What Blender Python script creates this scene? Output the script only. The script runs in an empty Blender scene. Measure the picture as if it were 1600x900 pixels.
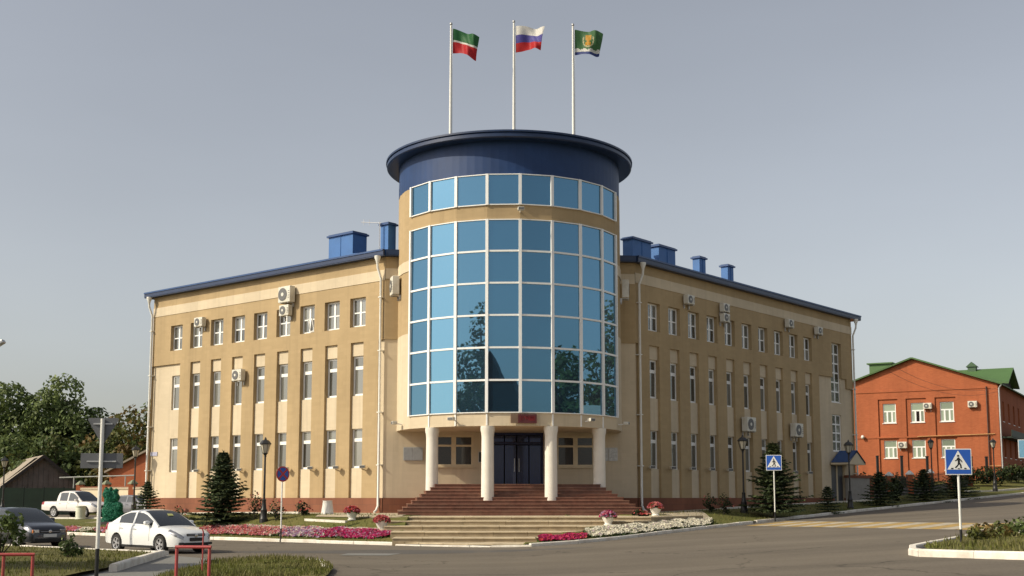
import bpy, math, random
from mathutils import Vector, Matrix, noise
D = bpy.data
scene = bpy.context.scene
COL = scene.collection
R = math.radians
rnd = random.Random(7)

# ------------------------------------------------------------------ camera, sky, sun, exposure
cam = D.cameras.new('camera'); camo = D.objects.new('camera', cam); COL.objects.link(camo)
cam.sensor_width = 36; cam.lens = 1895 / 1600 * 36
cam.shift_y = (545.3 - 450) / 1600
camo.location = (0, 0, 1.85); camo.rotation_euler = (R(90 + 7), 0, 0)
cam.clip_start = 0.2; cam.clip_end = 6000
scene.camera = camo
scene.render.resolution_x, scene.render.resolution_y = 1024, 576

SUN_AZ, SUN_EL = 70, 36            # degrees to the left of straight behind the camera, elevation
to_sun = Vector((-math.sin(R(SUN_AZ)) * math.cos(R(SUN_EL)), -math.cos(R(SUN_AZ)) * math.cos(R(SUN_EL)), math.sin(R(SUN_EL))))
world = D.worlds.new('World'); scene.world = world; world.use_nodes = True
wn = world.node_tree; wn.nodes.clear()
sky = wn.nodes.new('ShaderNodeTexSky'); sky.sky_type = 'NISHITA'; sky.sun_disc = False
sky.sun_elevation = R(SUN_EL); sky.sun_rotation = math.atan2(to_sun.x, to_sun.y)
sky.air_density = 1.0; sky.dust_density = 2.1; sky.ozone_density = 1.0
hs = wn.nodes.new('ShaderNodeHueSaturation'); hs.inputs['Saturation'].default_value = 0.47; hs.inputs['Value'].default_value = 1.0
bg = wn.nodes.new('ShaderNodeBackground'); bg.inputs[1].default_value = 0.138
wo = wn.nodes.new('ShaderNodeOutputWorld')
tn = wn.nodes.new('ShaderNodeMix'); tn.data_type = 'RGBA'; tn.blend_type = 'MULTIPLY'; tn.inputs[0].default_value = 1; tn.inputs[7].default_value = (1.03, .995, .96, 1)
wt = wn.nodes.new('ShaderNodeTexCoord'); wm = wn.nodes.new('ShaderNodeMapping'); wm.inputs['Scale'].default_value = (2.2, 2.2, 7); wz_ = wn.nodes.new('ShaderNodeTexNoise'); wz_.inputs['Scale'].default_value = 1; wz_.inputs['Detail'].default_value = 5
wr_ = wn.nodes.new('ShaderNodeMapRange'); wr_.inputs[1].default_value = .3; wr_.inputs[2].default_value = .7; wr_.inputs[3].default_value = .965; wr_.inputs[4].default_value = 1.035      # faint uneven haze all over the sky
wx2 = wn.nodes.new('ShaderNodeMix'); wx2.data_type = 'RGBA'; wx2.blend_type = 'MULTIPLY'; wx2.inputs[0].default_value = 1
wn.links.new(wt.outputs['Generated'], wm.inputs[0]); wn.links.new(wm.outputs[0], wz_.inputs['Vector']); wn.links.new(wz_.outputs[0], wr_.inputs[0])
wn.links.new(sky.outputs[0], hs.inputs['Color']); wn.links.new(hs.outputs[0], tn.inputs[6]); wn.links.new(tn.outputs[2], wx2.inputs[6]); wn.links.new(wr_.outputs[0], wx2.inputs[7]); wn.links.new(wx2.outputs[2], bg.inputs[0]); wn.links.new(bg.outputs[0], wo.inputs[0])
sl = D.lights.new('sun', 'SUN'); sl.energy = 4.1; sl.angle = R(0.6); sl.color = (1, 0.9, 0.7)
so = D.objects.new('sun', sl); COL.objects.link(so); so.location = (-30, -30, 60)
so.rotation_euler = (-to_sun).to_track_quat('-Z', 'Y').to_euler()
vs = scene.view_settings; vs.view_transform = 'Standard'; vs.look = 'None'; vs.exposure = 0.0; vs.gamma = 1.0

# ------------------------------------------------------------------ materials
def newmat(name):
    m = D.materials.new(name); m.use_nodes = True
    nt = m.node_tree; nt.nodes.clear()
    o = nt.nodes.new('ShaderNodeOutputMaterial'); b = nt.nodes.new('ShaderNodeBsdfPrincipled')
    nt.links.new(b.outputs[0], o.inputs[0])
    return m, nt, b
def mat(name, col, rough=0.7, var=0.12, scale=3.0, bump=0.0, metal=0.0, spec=0.5, dirt=None, dscale=0.6, coat=0.0, rnd_obj=0.0):
    m, nt, b = newmat(name); N, L = nt.nodes, nt.links
    b.inputs['Roughness'].default_value = rough; b.inputs['Metallic'].default_value = metal
    b.inputs['Specular IOR Level'].default_value = spec; b.inputs['Coat Weight'].default_value = coat
    tc = N.new('ShaderNodeTexCoord')
    nz = N.new('ShaderNodeTexNoise'); nz.inputs['Scale'].default_value = scale; nz.inputs['Detail'].default_value = 5
    L.new(tc.outputs['Object'], nz.inputs['Vector'])
    mr = N.new('ShaderNodeMapRange'); mr.inputs[1].default_value = .25; mr.inputs[2].default_value = .75
    mr.inputs[3].default_value = 1 - var; mr.inputs[4].default_value = 1 + var
    L.new(nz.outputs[0], mr.inputs[0])
    mx = N.new('ShaderNodeMix'); mx.data_type = 'RGBA'; mx.blend_type = 'MULTIPLY'; mx.inputs[0].default_value = 1
    mx.inputs[6].default_value = (*col, 1); L.new(mr.outputs[0], mx.inputs[7])
    out = mx.outputs[2]
    if dirt:
        n2 = N.new('ShaderNodeTexNoise'); n2.inputs['Scale'].default_value = dscale; n2.inputs['Detail'].default_value = 8; n2.inputs['Roughness'].default_value = .65
        L.new(tc.outputs['Object'], n2.inputs['Vector'])
        r2 = N.new('ShaderNodeMapRange'); r2.inputs[1].default_value = .45; r2.inputs[2].default_value = .7; r2.inputs[4].default_value = .8
        L.new(n2.outputs[0], r2.inputs[0])
        m2 = N.new('ShaderNodeMix'); m2.data_type = 'RGBA'; L.new(r2.outputs[0], m2.inputs[0]); L.new(out, m2.inputs[6]); m2.inputs[7].default_value = (*dirt, 1)
        out = m2.outputs[2]
    if rnd_obj:
        oi = N.new('ShaderNodeObjectInfo'); r3 = N.new('ShaderNodeMapRange'); r3.inputs[3].default_value = 1 - rnd_obj; r3.inputs[4].default_value = 1 + rnd_obj
        L.new(oi.outputs['Random'], r3.inputs[0])
        m3 = N.new('ShaderNodeMix'); m3.data_type = 'RGBA'; m3.blend_type = 'MULTIPLY'; m3.inputs[0].default_value = 1
        L.new(out, m3.inputs[6]); L.new(r3.outputs[0], m3.inputs[7]); out = m3.outputs[2]
    L.new(out, b.inputs['Base Color'])
    if bump:
        bp = N.new('ShaderNodeBump'); bp.inputs['Strength'].default_value = bump; bp.inputs['Distance'].default_value = .02
        n4 = N.new('ShaderNodeTexNoise'); n4.inputs['Scale'].default_value = scale * 12; n4.inputs['Detail'].default_value = 4
        L.new(tc.outputs['Object'], n4.inputs['Vector'])
        L.new(n4.outputs[0], bp.inputs['Height']); L.new(bp.outputs[0], b.inputs['Normal'])
    return m
def brickmat(name, col, col2, mortar, bw=.5, rh=.15, ms=.012, cyl=0, var=.1, rough=.85, axis='x'):
    m, nt, b = newmat(name); N, L = nt.nodes, nt.links
    b.inputs['Roughness'].default_value = rough; b.inputs['Specular IOR Level'].default_value = .25
    tc = N.new('ShaderNodeTexCoord'); sp = N.new('ShaderNodeSeparateXYZ'); L.new(tc.outputs['Object'], sp.inputs[0])
    cb = N.new('ShaderNodeCombineXYZ'); L.new(sp.outputs['Z'], cb.inputs['Y'])
    if cyl:
        a = N.new('ShaderNodeMath'); a.operation = 'ARCTAN2'; ng = N.new('ShaderNodeMath'); ng.operation = 'MULTIPLY'; ng.inputs[1].default_value = -1
        L.new(sp.outputs['Y'], ng.inputs[0]); L.new(sp.outputs['X'], a.inputs[0]); L.new(ng.outputs[0], a.inputs[1])
        q = N.new('ShaderNodeMath'); q.operation = 'MULTIPLY'; q.inputs[1].default_value = cyl; L.new(a.outputs[0], q.inputs[0]); L.new(q.outputs[0], cb.inputs['X'])
    elif axis == 'xy':
        a = N.new('ShaderNodeMath'); a.operation = 'ADD'; L.new(sp.outputs['X'], a.inputs[0]); L.new(sp.outputs['Y'], a.inputs[1]); L.new(a.outputs[0], cb.inputs['X'])
    else: L.new(sp.outputs['X'], cb.inputs['X'])
    bt = N.new('ShaderNodeTexBrick'); bt.inputs['Scale'].default_value = 1; bt.inputs['Brick Width'].default_value = bw; bt.inputs['Row Height'].default_value = rh
    bt.inputs['Mortar Size'].default_value = ms; bt.inputs['Color1'].default_value = (*col, 1); bt.inputs['Color2'].default_value = (*col2, 1); bt.inputs['Mortar'].default_value = (*mortar, 1)
    L.new(cb.outputs[0], bt.inputs['Vector'])
    nz = N.new('ShaderNodeTexNoise'); nz.inputs['Scale'].default_value = .55; nz.inputs['Detail'].default_value = 7
    mp = N.new('ShaderNodeMapping'); mp.inputs['Scale'].default_value = (1, 1, .35); L.new(tc.outputs['Object'], mp.inputs[0]); L.new(mp.outputs[0], nz.inputs['Vector'])
    mr = N.new('ShaderNodeMapRange'); mr.inputs[1].default_value = .3; mr.inputs[2].default_value = .7; mr.inputs[3].default_value = 1 - var; mr.inputs[4].default_value = 1 + var
    L.new(nz.outputs[0], mr.inputs[0])
    mx = N.new('ShaderNodeMix'); mx.data_type = 'RGBA'; mx.blend_type = 'MULTIPLY'; mx.inputs[0].default_value = 1
    L.new(bt.outputs['Color'], mx.inputs[6]); L.new(mr.outputs[0], mx.inputs[7])
    n3 = N.new('ShaderNodeTexNoise'); n3.inputs['Scale'].default_value = 1; n3.inputs['Detail'].default_value = 6; n3.inputs['Roughness'].default_value = .6      # rain streaks
    m3 = N.new('ShaderNodeMapping'); m3.inputs['Scale'].default_value = (3.2, 3.2, .16); L.new(tc.outputs['Object'], m3.inputs[0]); L.new(m3.outputs[0], n3.inputs['Vector'])
    r3 = N.new('ShaderNodeMapRange'); r3.inputs[1].default_value = .52; r3.inputs[2].default_value = .78; r3.inputs[3].default_value = 1; r3.inputs[4].default_value = .85; L.new(n3.outputs[0], r3.inputs[0])
    mz = N.new('ShaderNodeMix'); mz.data_type = 'RGBA'; mz.blend_type = 'MULTIPLY'; mz.inputs[0].default_value = 1; L.new(mx.outputs[2], mz.inputs[6]); L.new(r3.outputs[0], mz.inputs[7])
    L.new(mz.outputs[2], b.inputs['Base Color'])
    bp = N.new('ShaderNodeBump'); bp.inputs['Strength'].default_value = .25; bp.inputs['Distance'].default_value = .01; bp.invert = True
    L.new(bt.outputs['Fac'], bp.inputs['Height']); L.new(bp.outputs[0], b.inputs['Normal'])
    return m
def glassmat(name, tint, refl, rough=.03, fac=.5, var=.0, wave=.0):
    """coated reflective glazing: a dark body under a tinted mirror film"""
    m, nt, b = newmat(name); N, L = nt.nodes, nt.links
    b.inputs['Base Color'].default_value = (*tint, 1); b.inputs['Roughness'].default_value = .25
    g = N.new('ShaderNodeBsdfGlossy'); g.inputs['Color'].default_value = (*refl, 1); g.inputs['Roughness'].default_value = rough
    ms = N.new('ShaderNodeMixShader'); ms.inputs[0].default_value = fac
    o = [n for n in N if n.type == 'OUTPUT_MATERIAL'][0]
    L.new(b.outputs[0], ms.inputs[1]); L.new(g.outputs[0], ms.inputs[2]); L.new(ms.outputs[0], o.inputs[0])
    if var:
        oi = N.new('ShaderNodeObjectInfo'); mr = N.new('ShaderNodeMapRange'); mr.inputs[3].default_value = 1 - var; mr.inputs[4].default_value = 1 + var
        L.new(oi.outputs['Random'], mr.inputs[0])
        mx = N.new('ShaderNodeMix'); mx.data_type = 'RGBA'; mx.blend_type = 'MULTIPLY'; mx.inputs[0].default_value = 1
        mx.inputs[6].default_value = (*tint, 1); L.new(mr.outputs[0], mx.inputs[7]); L.new(mx.outputs[2], b.inputs['Base Color'])
    if wave:
        tc = N.new('ShaderNodeTexCoord'); nz = N.new('ShaderNodeTexNoise'); nz.inputs['Scale'].default_value = .8
        L.new(tc.outputs['Object'], nz.inputs['Vector'])
        bp = N.new('ShaderNodeBump'); bp.inputs['Strength'].default_value = wave; bp.inputs['Distance'].default_value = .02
        L.new(nz.outputs[0], bp.inputs['Height']); L.new(bp.outputs[0], g.inputs['Normal'])
    return m
def groundmat(name, c1, c2, c3, s1=.25, s2=9., rough=.95, bump=.4, cracks=0):
    """two scales of noise between three colours: lawns, worn asphalt, earth"""
    m, nt, b = newmat(name); N, L = nt.nodes, nt.links
    b.inputs['Roughness'].default_value = rough; b.inputs['Specular IOR Level'].default_value = .2
    tc = N.new('ShaderNodeTexCoord')
    n1 = N.new('ShaderNodeTexNoise'); n1.inputs['Scale'].default_value = s1; n1.inputs['Detail'].default_value = 6; n1.inputs['Roughness'].default_value = .6
    n2 = N.new('ShaderNodeTexNoise'); n2.inputs['Scale'].default_value = s2; n2.inputs['Detail'].default_value = 6; n2.inputs['Roughness'].default_value = .75
    L.new(tc.outputs['Object'], n1.inputs['Vector']); L.new(tc.outputs['Object'], n2.inputs['Vector'])
    r1 = N.new('ShaderNodeMapRange'); r1.inputs[1].default_value = .38; r1.inputs[2].default_value = .65; L.new(n1.outputs[0], r1.inputs[0])
    r2 = N.new('ShaderNodeMapRange'); r2.inputs[1].default_value = .4; r2.inputs[2].default_value = .68; L.new(n2.outputs[0], r2.inputs[0])
    a = N.new('ShaderNodeMix'); a.data_type = 'RGBA'; L.new(r1.outputs[0], a.inputs[0]); a.inputs[6].default_value = (*c1, 1); a.inputs[7].default_value = (*c2, 1)
    q = N.new('ShaderNodeMix'); q.data_type = 'RGBA'; L.new(r2.outputs[0], q.inputs[0]); L.new(a.outputs[2], q.inputs[6]); q.inputs[7].default_value = (*c3, 1)
    out = q.outputs[2]
    if cracks:
        nw = N.new('ShaderNodeTexNoise'); nw.inputs['Scale'].default_value = .9; nw.inputs['Detail'].default_value = 5; L.new(tc.outputs['Object'], nw.inputs['Vector'])
        va = N.new('ShaderNodeVectorMath'); va.operation = 'MULTIPLY_ADD'; va.inputs[1].default_value = (1.6, 1.6, 0); L.new(nw.outputs['Color'], va.inputs[0]); L.new(tc.outputs['Object'], va.inputs[2])
        vo = N.new('ShaderNodeTexVoronoi'); vo.feature = 'DISTANCE_TO_EDGE'; vo.inputs['Scale'].default_value = .13; L.new(va.outputs[0], vo.inputs['Vector'])
        rc = N.new('ShaderNodeMapRange'); rc.inputs[1].default_value = .0015; rc.inputs[2].default_value = .005; rc.inputs[3].default_value = .6; rc.inputs[4].default_value = 1; L.new(vo.outputs['Distance'], rc.inputs[0])
        ns = N.new('ShaderNodeTexNoise'); ns.inputs['Scale'].default_value = 1; ns.inputs['Detail'].default_value = 5; mp = N.new('ShaderNodeMapping'); mp.inputs['Rotation'].default_value = (0, 0, R(39)); mp.inputs['Scale'].default_value = (.05, .5, 1)
        L.new(tc.outputs['Object'], mp.inputs[0]); L.new(mp.outputs[0], ns.inputs['Vector'])
        rs_ = N.new('ShaderNodeMapRange'); rs_.inputs[1].default_value = .35; rs_.inputs[2].default_value = .7; rs_.inputs[3].default_value = 1.1; rs_.inputs[4].default_value = .84; L.new(ns.outputs[0], rs_.inputs[0])
        k1 = N.new('ShaderNodeMath'); k1.operation = 'MULTIPLY'; L.new(rc.outputs[0], k1.inputs[0]); L.new(rs_.outputs[0], k1.inputs[1])
        mk = N.new('ShaderNodeMix'); mk.data_type = 'RGBA'; mk.blend_type = 'MULTIPLY'; mk.inputs[0].default_value = 1; L.new(out, mk.inputs[6]); L.new(k1.outputs[0], mk.inputs[7]); out = mk.outputs[2]
    L.new(out, b.inputs['Base Color'])
    bp = N.new('ShaderNodeBump'); bp.inputs['Strength'].default_value = bump; bp.inputs['Distance'].default_value = .03
    L.new(n2.outputs[0], bp.inputs['Height']); L.new(bp.outputs[0], b.inputs['Normal'])
    return m
def leafmat(name, col, var=.35, trans=.3):
    m, nt, b = newmat(name); N, L = nt.nodes, nt.links
    b.inputs['Roughness'].default_value = .55; b.inputs['Specular IOR Level'].default_value = .25
    g = N.new('ShaderNodeNewGeometry'); mr = N.new('ShaderNodeMapRange'); mr.inputs[3].default_value = 1 - var; mr.inputs[4].default_value = 1 + var
    L.new(g.outputs['Random Per Island'], mr.inputs[0])
    mx = N.new('ShaderNodeMix'); mx.data_type = 'RGBA'; mx.blend_type = 'MULTIPLY'; mx.inputs[0].default_value = 1
    mx.inputs[6].default_value = (*col, 1); L.new(mr.outputs[0], mx.inputs[7]); L.new(mx.outputs[2], b.inputs['Base Color'])
    t = N.new('ShaderNodeBsdfTranslucent'); L.new(mx.outputs[2], t.inputs[0])
    ms = N.new('ShaderNodeMixShader'); ms.inputs[0].default_value = trans
    o = [n for n in N if n.type == 'OUTPUT_MATERIAL'][0]
    L.new(b.outputs[0], ms.inputs[1]); L.new(t.outputs[0], ms.inputs[2]); L.new(ms.outputs[0], o.inputs[0])
    return m

TAN, LIGHT = (.425, .313, .175), (.61, .512, .37)
M_tan = brickmat('tan_cladding', TAN, (.395, .29, .16), (.4, .296, .166), rh=.2, ms=.008)
M_light = brickmat('cream_cladding', LIGHT, (.58, .485, .345), (.58, .487, .35), rh=.2, ms=.008)
M_tanc = brickmat('tan_cladding_tower', TAN, (.395, .29, .16), (.4, .296, .166), rh=.2, ms=.008, cyl=5.85)
M_lightc = brickmat('cream_cladding_tower', LIGHT, (.58, .485, .345), (.58, .487, .35), rh=.2, ms=.008, cyl=5.85)
M_plinth = brickmat('brown_tile', (.235, .095, .055), (.2, .08, .048), (.16, .075, .05), bw=.6, rh=.3, ms=.01, var=.18)
M_bluemetal = mat('blue_metal', (.02, .065, .19), .4, .12, 1.5, spec=.5)
M_bluedark = mat('blue_cladding', (.01, .038, .125), .55, .15, 1.0, spec=.4)
M_bluebox = mat('blue_sheet', (.034, .135, .36), .55, .12, 1.2)
M_eave = mat('dark_blue_fascia', (.012, .03, .085), .4, .15, 2)
M_white = mat('white_paint', (.74, .73, .68), .5, .05, 4)
M_frame = mat('white_plastic', (.83, .83, .81), .4, .03, 4)
M_cream = mat('cream_paint', (.62, .52, .36), .6, .06, 3)
M_column = mat('white_column', (.74, .7, .62), .65, .06, 2, dirt=(.66, .61, .52), dscale=.6)
M_stepb = mat('brown_stair_tile', (.15, .06, .036), .6, .3, 5, dirt=(.2, .1, .065), dscale=1.4, rnd_obj=.12)
M_tread = mat('pale_tread_tile', (.2, .09, .055), .6, .25, 5, dirt=(.28, .16, .1), dscale=1.4, rnd_obj=.1)  # treads in a lighter brown than the step bodies
M_riser = mat('dark_beige_stone', (.33, .26, .165), .9, .2, 3, dirt=(.24, .18, .11), dscale=1.3, rnd_obj=.1)  # riser stone, a darker beige than the slabs above it
M_stepl = mat('beige_stone', (.52, .43, .29), .85, .14, 3, bump=.3, dirt=(.4, .31, .2), dscale=.9, rnd_obj=.06)
M_pane = glassmat('window_glass', (.135, .135, .12), (.42, .44, .44), .04, .26, .85)
M_paneD = glassmat('dark_glass', (.02, .014, .012), (.3, .32, .34), .04, .1, .3)
M_blueglass = glassmat('blue_reflective_glass', (.012, .05, .095), (.155, .345, .5), .012, .62, .12, .05)
M_door = glassmat('blue_door_glass', (.008, .012, .06), (.16, .2, .36), .04, .12)
M_doorframe = mat('blue_door_frame', (.012, .018, .085), .4, .1, 4)
M_brown = mat('dark_brown_wood', (.07, .03, .02), .5, .2, 4)
M_ac = mat('off_white_casing', (.68, .66, .58), .5, .05, 4, dirt=(.45, .4, .3), dscale=2)
M_acfan = mat('grey_fan_grille', (.12, .12, .12), .5, .2, 9)
M_black = mat('black_iron', (.018, .017, .016), .45, .15, 5)
M_lampglass = mat('lantern_glass', (.5, .46, .36), .25, .1, 4)
M_asph = groundmat('worn_asphalt', (.15, .127, .098), (.118, .1, .08), (.175, .15, .118), .16, 14, .9, .35, 1)
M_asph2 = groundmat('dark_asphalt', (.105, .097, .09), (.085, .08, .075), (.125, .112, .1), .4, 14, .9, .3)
M_patch = groundmat('grey_patch', (.2, .2, .19), (.17, .17, .16), (.22, .21, .19), .5, 12, .9, .3)
M_pave = groundmat('beige_paving', (.42, .35, .25), (.36, .3, .21), (.47, .4, .29), .4, 6, .9, .2)
M_lawn = groundmat('lawn_soil', (.105, .115, .028), (.17, .145, .05), (.075, .085, .02), .35, 7, 1, .8)
M_dry = groundmat('dry_lawn_soil', (.1, .1, .028), (.075, .085, .02), (.15, .12, .05), .5, 8, 1, .9)
M_field = groundmat('far_ground', (.1, .1, .035), (.13, .115, .05), (.08, .08, .025), .05, 1, 1, .3)
M_grass = leafmat('grass_blade', (.13, .14, .03), .45, .3)
M_grassdry = leafmat('dry_grass_blade', (.16, .15, .05), .4, .25)
M_kerb = mat('whitewashed_concrete', (.74, .7, .62), .85, .08, 4, bump=.3, dirt=(.5, .42, .33), dscale=1.8, rnd_obj=.07)
M_lineY = mat('yellow_road_paint', (.42, .27, .07), .8, .2, 5, dirt=(.2, .16, .11), dscale=2.2)
M_lineW = mat('white_road_paint', (.46, .4, .3), .8, .2, 5, dirt=(.22, .18, .13), dscale=2.2)
M_red = mat('red_rail_paint', (.42, .06, .06), .45, .15, 5, dirt=(.3, .08, .06), dscale=5)
M_signback = mat('grey_sign_back', (.11, .115, .125), .5, .1, 4)
M_signblue = mat('sign_blue', (.02, .1, .45), .4, .05, 3)
M_signred = mat('sign_red', (.45, .03, .03), .4, .05, 3)
M_signwhite = mat('sign_white', (.78, .78, .76), .4, .03, 3)
M_signblack = mat('sign_black', (.015, .015, .015), .4, .05, 3)
M_steel = mat('galvanised_steel', (.5, .5, .5), .4, .1, 4, metal=.6)
M_redbrick = brickmat('orange_red_brick', (.4, .115, .046), (.34, .092, .037), (.36, .125, .06), bw=.26, rh=.085, ms=.01, var=.14)
M_redbrick2 = brickmat('red_pillar_brick', (.42, .12, .045), (.37, .1, .04), (.36, .14, .08), bw=.26, rh=.085, ms=.01, axis='xy')
M_greenroof = mat('green_roof_sheet', (.072, .145, .046), .6, .12, .6)
M_greendk = mat('dark_green_sheet', (.012, .03, .016), .6, .25, 1.5)
M_slate = mat('weathered_slate', (.33, .28, .22), .9, .22, 1.2, dirt=(.17, .14, .11))
M_barn = mat('weathered_boards', (.13, .115, .11), .9, .25, 2)
M_barndk = mat('dark_boards', (.03, .025, .025), .8, .3, 2)
M_bark = mat('bark', (.075, .058, .042), .95, .3, 6, bump=.6)
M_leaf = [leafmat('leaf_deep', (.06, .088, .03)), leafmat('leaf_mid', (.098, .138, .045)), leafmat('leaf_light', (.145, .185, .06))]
M_leafy = [leafmat('leaf_olive', (.075, .085, .02)), leafmat('leaf_yellowing', (.13, .125, .03)), leafmat('leaf_rust', (.15, .1, .03))]
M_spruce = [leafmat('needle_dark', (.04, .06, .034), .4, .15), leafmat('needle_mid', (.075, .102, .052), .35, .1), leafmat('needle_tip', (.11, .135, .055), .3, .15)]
M_hedge = [leafmat('hedge_dark', (.02, .03, .012), .4, .15), leafmat('hedge_mid', (.04, .055, .016), .4, .15)]
M_topiary = [leafmat('turf_green', (.014, .15, .085), .3, .12), leafmat('turf_green_light', (.035, .22, .13), .3, .12)]
def petal(n, c): return leafmat(n, c, .25, .35)
M_pink, M_white_p, M_mag, M_lil, M_redp, M_sal = petal('petal_pink', (.62, .2, .26)), petal('petal_white', (.74, .7, .58)), petal('petal_magenta', (.5, .03, .15)), petal('petal_lilac', (.5, .33, .48)), petal('petal_red', (.5, .07, .07)), petal('petal_salmon', (.6, .2, .17))

# ------------------------------------------------------------------ mesh helpers
class MB:
    def __init__(s): s.v = []; s.f = []; s.m = []
    def add(s, vs_, fs, mi=0):
        b = len(s.v); s.v += [tuple(p) for p in vs_]
        for f in fs: s.f.append(tuple(i + b for i in f)); s.m.append(mi)
        return s
    def box(s, x0, y0, z0, x1, y1, z1, mi=0, M=None):
        p = [(x0, y0, z0), (x1, y0, z0), (x1, y1, z0), (x0, y1, z0), (x0, y0, z1), (x1, y0, z1), (x1, y1, z1), (x0, y1, z1)]
        if M is not None: p = [M @ Vector(q) for q in p]
        return s.add(p, [(3, 2, 1, 0), (4, 5, 6, 7), (0, 1, 5, 4), (1, 2, 6, 5), (2, 3, 7, 6), (3, 0, 4, 7)], mi)
    def prism(s, poly, z0, z1, mi=0, M=None, caps=True):
        n = len(poly); p = [(x, y, z0) for x, y in poly] + [(x, y, z1) for x, y in poly]
        if M is not None: p = [M @ Vector(q) for q in p]
        f = [(i, (i + 1) % n, (i + 1) % n + n, i + n) for i in range(n)]
        if caps: f += [tuple(range(n - 1, -1, -1)), tuple(range(n, 2 * n))]
        return s.add(p, f, mi)
    def tube(s, pts, r, n=8, mi=0, caps=True):
        pts = [Vector(p) for p in pts]; rs = r if isinstance(r, (list, tuple)) else [r] * len(pts)
        vs_ = []; a = None
        for i, p in enumerate(pts):
            d = (pts[min(i + 1, len(pts) - 1)] - pts[max(i - 1, 0)]).normalized()
            a = d.orthogonal() if a is None else a - d * a.dot(d)      # carry the frame along so that bends do not twist
            a.normalize(); b = d.cross(a)
            for k in range(n):
                t = 2 * math.pi * k / n; vs_.append(p + (a * math.cos(t) + b * math.sin(t)) * rs[i])
        f = []
        for i in range(len(pts) - 1):
            for k in range(n):
                k2 = (k + 1) % n; f.append((i * n + k, i * n + k2, (i + 1) * n + k2, (i + 1) * n + k))
        if caps: f += [tuple(range(n)), tuple(range((len(pts) - 1) * n, len(pts) * n))[::-1]]
        return s.add(vs_, f, mi)
    def lathe(s, prof, n=16, mi=0, c=(0, 0, 0), M=None, caps=True):
        vs_ = []
        for r, z in prof:
            for k in range(n):
                t = 2 * math.pi * k / n; q = Vector((c[0] + r * math.cos(t), c[1] + r * math.sin(t), c[2] + z)); vs_.append(M @ q if M is not None else q)
        f = []
        for i in range(len(prof) - 1):
            for k in range(n):
                k2 = (k + 1) % n; f.append((i * n + k, i * n + k2, (i + 1) * n + k2, (i + 1) * n + k))
        if caps: f += [tuple(range(n))[::-1], tuple(range((len(prof) - 1) * n, len(prof) * n))]
        return s.add(vs_, f, mi)
    def grid(s, P, mi=0, flip=False):
        nr, nc = len(P), len(P[0]); vs_ = [p for row in P for p in row]
        f = []
        for i in range(nr - 1):
            for j in range(nc - 1):
                q = (i * nc + j, i * nc + j + 1, (i + 1) * nc + j + 1, (i + 1) * nc + j); f.append(q[::-1] if flip else q)
        return s.add(vs_, f, mi)
    def mesh(s, name, mats, smooth=None):
        me = D.meshes.new(name); me.from_pydata(s.v, [], s.f)
        for m in (mats if isinstance(mats, (list, tuple)) else [mats]): me.materials.append(m)
        me.polygons.foreach_set('material_index', s.m)
        if smooth is not None:
            me.polygons.foreach_set('use_smooth', [True] * len(s.f)); me.set_sharp_from_angle(angle=R(smooth))
        me.update(); return me
    def build(s, name, mats, parent=None, M=None, smooth=None, bevel=0):
        return link(name, s.mesh(name, mats, smooth), parent, M, bevel)
def link(name, me, parent=None, M=None, bevel=0):
    o = D.objects.new(name, me); COL.objects.link(o)
    if parent: o.parent = parent
    if M is not None: o.matrix_local = M
    if bevel:
        b = o.modifiers.new('bevel', 'BEVEL'); b.width = bevel; b.segments = 2; b.limit_method = 'ANGLE'
    return o
def tag(o, label=None, cat=None, group=None, kind=None):
    for k, v in (('label', label), ('category', cat), ('group', group), ('kind', kind)):
        if v: o[k] = v
    return o
def thing(name, label, cat, loc=(0, 0, 0), rz=0, group=None):
    o = D.objects.new(name, None); COL.objects.link(o); o.location = loc; o.rotation_euler = (0, 0, rz); o.empty_display_size = .3
    return tag(o, label, cat, group)
def copy_tree(o, parent=None):
    c = o.copy(); COL.objects.link(c); c.parent = parent
    for ch in list(o.children): copy_tree(ch, c)
    return c
def T(x=0, y=0, z=0): return Matrix.Translation((x, y, z))
def RZ(a): return Matrix.Rotation(a, 4, 'Z')

# ------------------------------------------------------------------ terrain
def gr(x):
    x = max(-100., min(90., x)); return .054 * x if x > 20 else .054 * math.log1p(math.exp(x))
KERB = [(-90, 114.8), (-60, 91.5), (-27.6, 66.1), (-13.3, 54.6), (-4.66, 48.1), (-2.4, 46.6), (-.8, 45.75), (.7, 45.35), (2.5, 46.3), (4.2, 48.3), (6, 50.9), (8.7, 54.9), (11.6, 58.9), (20.1, 70), (39.7, 94.8), (75, 139.5)]
def lerp_tab(tab, x):
    if x <= tab[0][0]: return tab[0][1]
    for (a, b), (c, d) in zip(tab, tab[1:]):
        if x <= c: return b + (d - b) * (x - a) / (c - a)
    return tab[-1][1]
def kerbY(x): return lerp_tab(KERB, x)
TGT = [(-60, .5), (-26, .55), (-18, .95), (-12, 1.06), (0, 1.08), (7, 1.08), (12, 1.25), (23, 1.62), (40, 2.75), (75, 4.6)]
RMP = [(-26, 14), (-18, 6), (-14, 4.2), (0, 4.5), (7, 4.0), (40, 7)]
def in_stair(x, y, g=0.):      # the zone of the front stairs
    if x < -4.75 + g or y > 56.5 - g or y < kerbY(x) - 1: return False
    return (x - 2.96) * .826 - (y - 49.1) * .563 < -g
def zt(x, y):
    s = (y - kerbY(x)) * .77; k = gr(x) + .11
    t = min(1, max(0, s / lerp_tab(RMP, x))); t = t * t * (3 - 2 * t)
    z = k + (max(lerp_tab(TGT, x), k) - k) * t
    if y > 96 and x > 10: z += min(1.4, (y - 96) * .06)
    return z
def zlawn(x, y): return gr(x) - .3 if in_stair(x, y, .35) else zt(x, y)
def frange(a, b, st):
    n = max(1, round((b - a) / st)); return [a + (b - a) * i / n for i in range(n + 1)]

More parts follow.
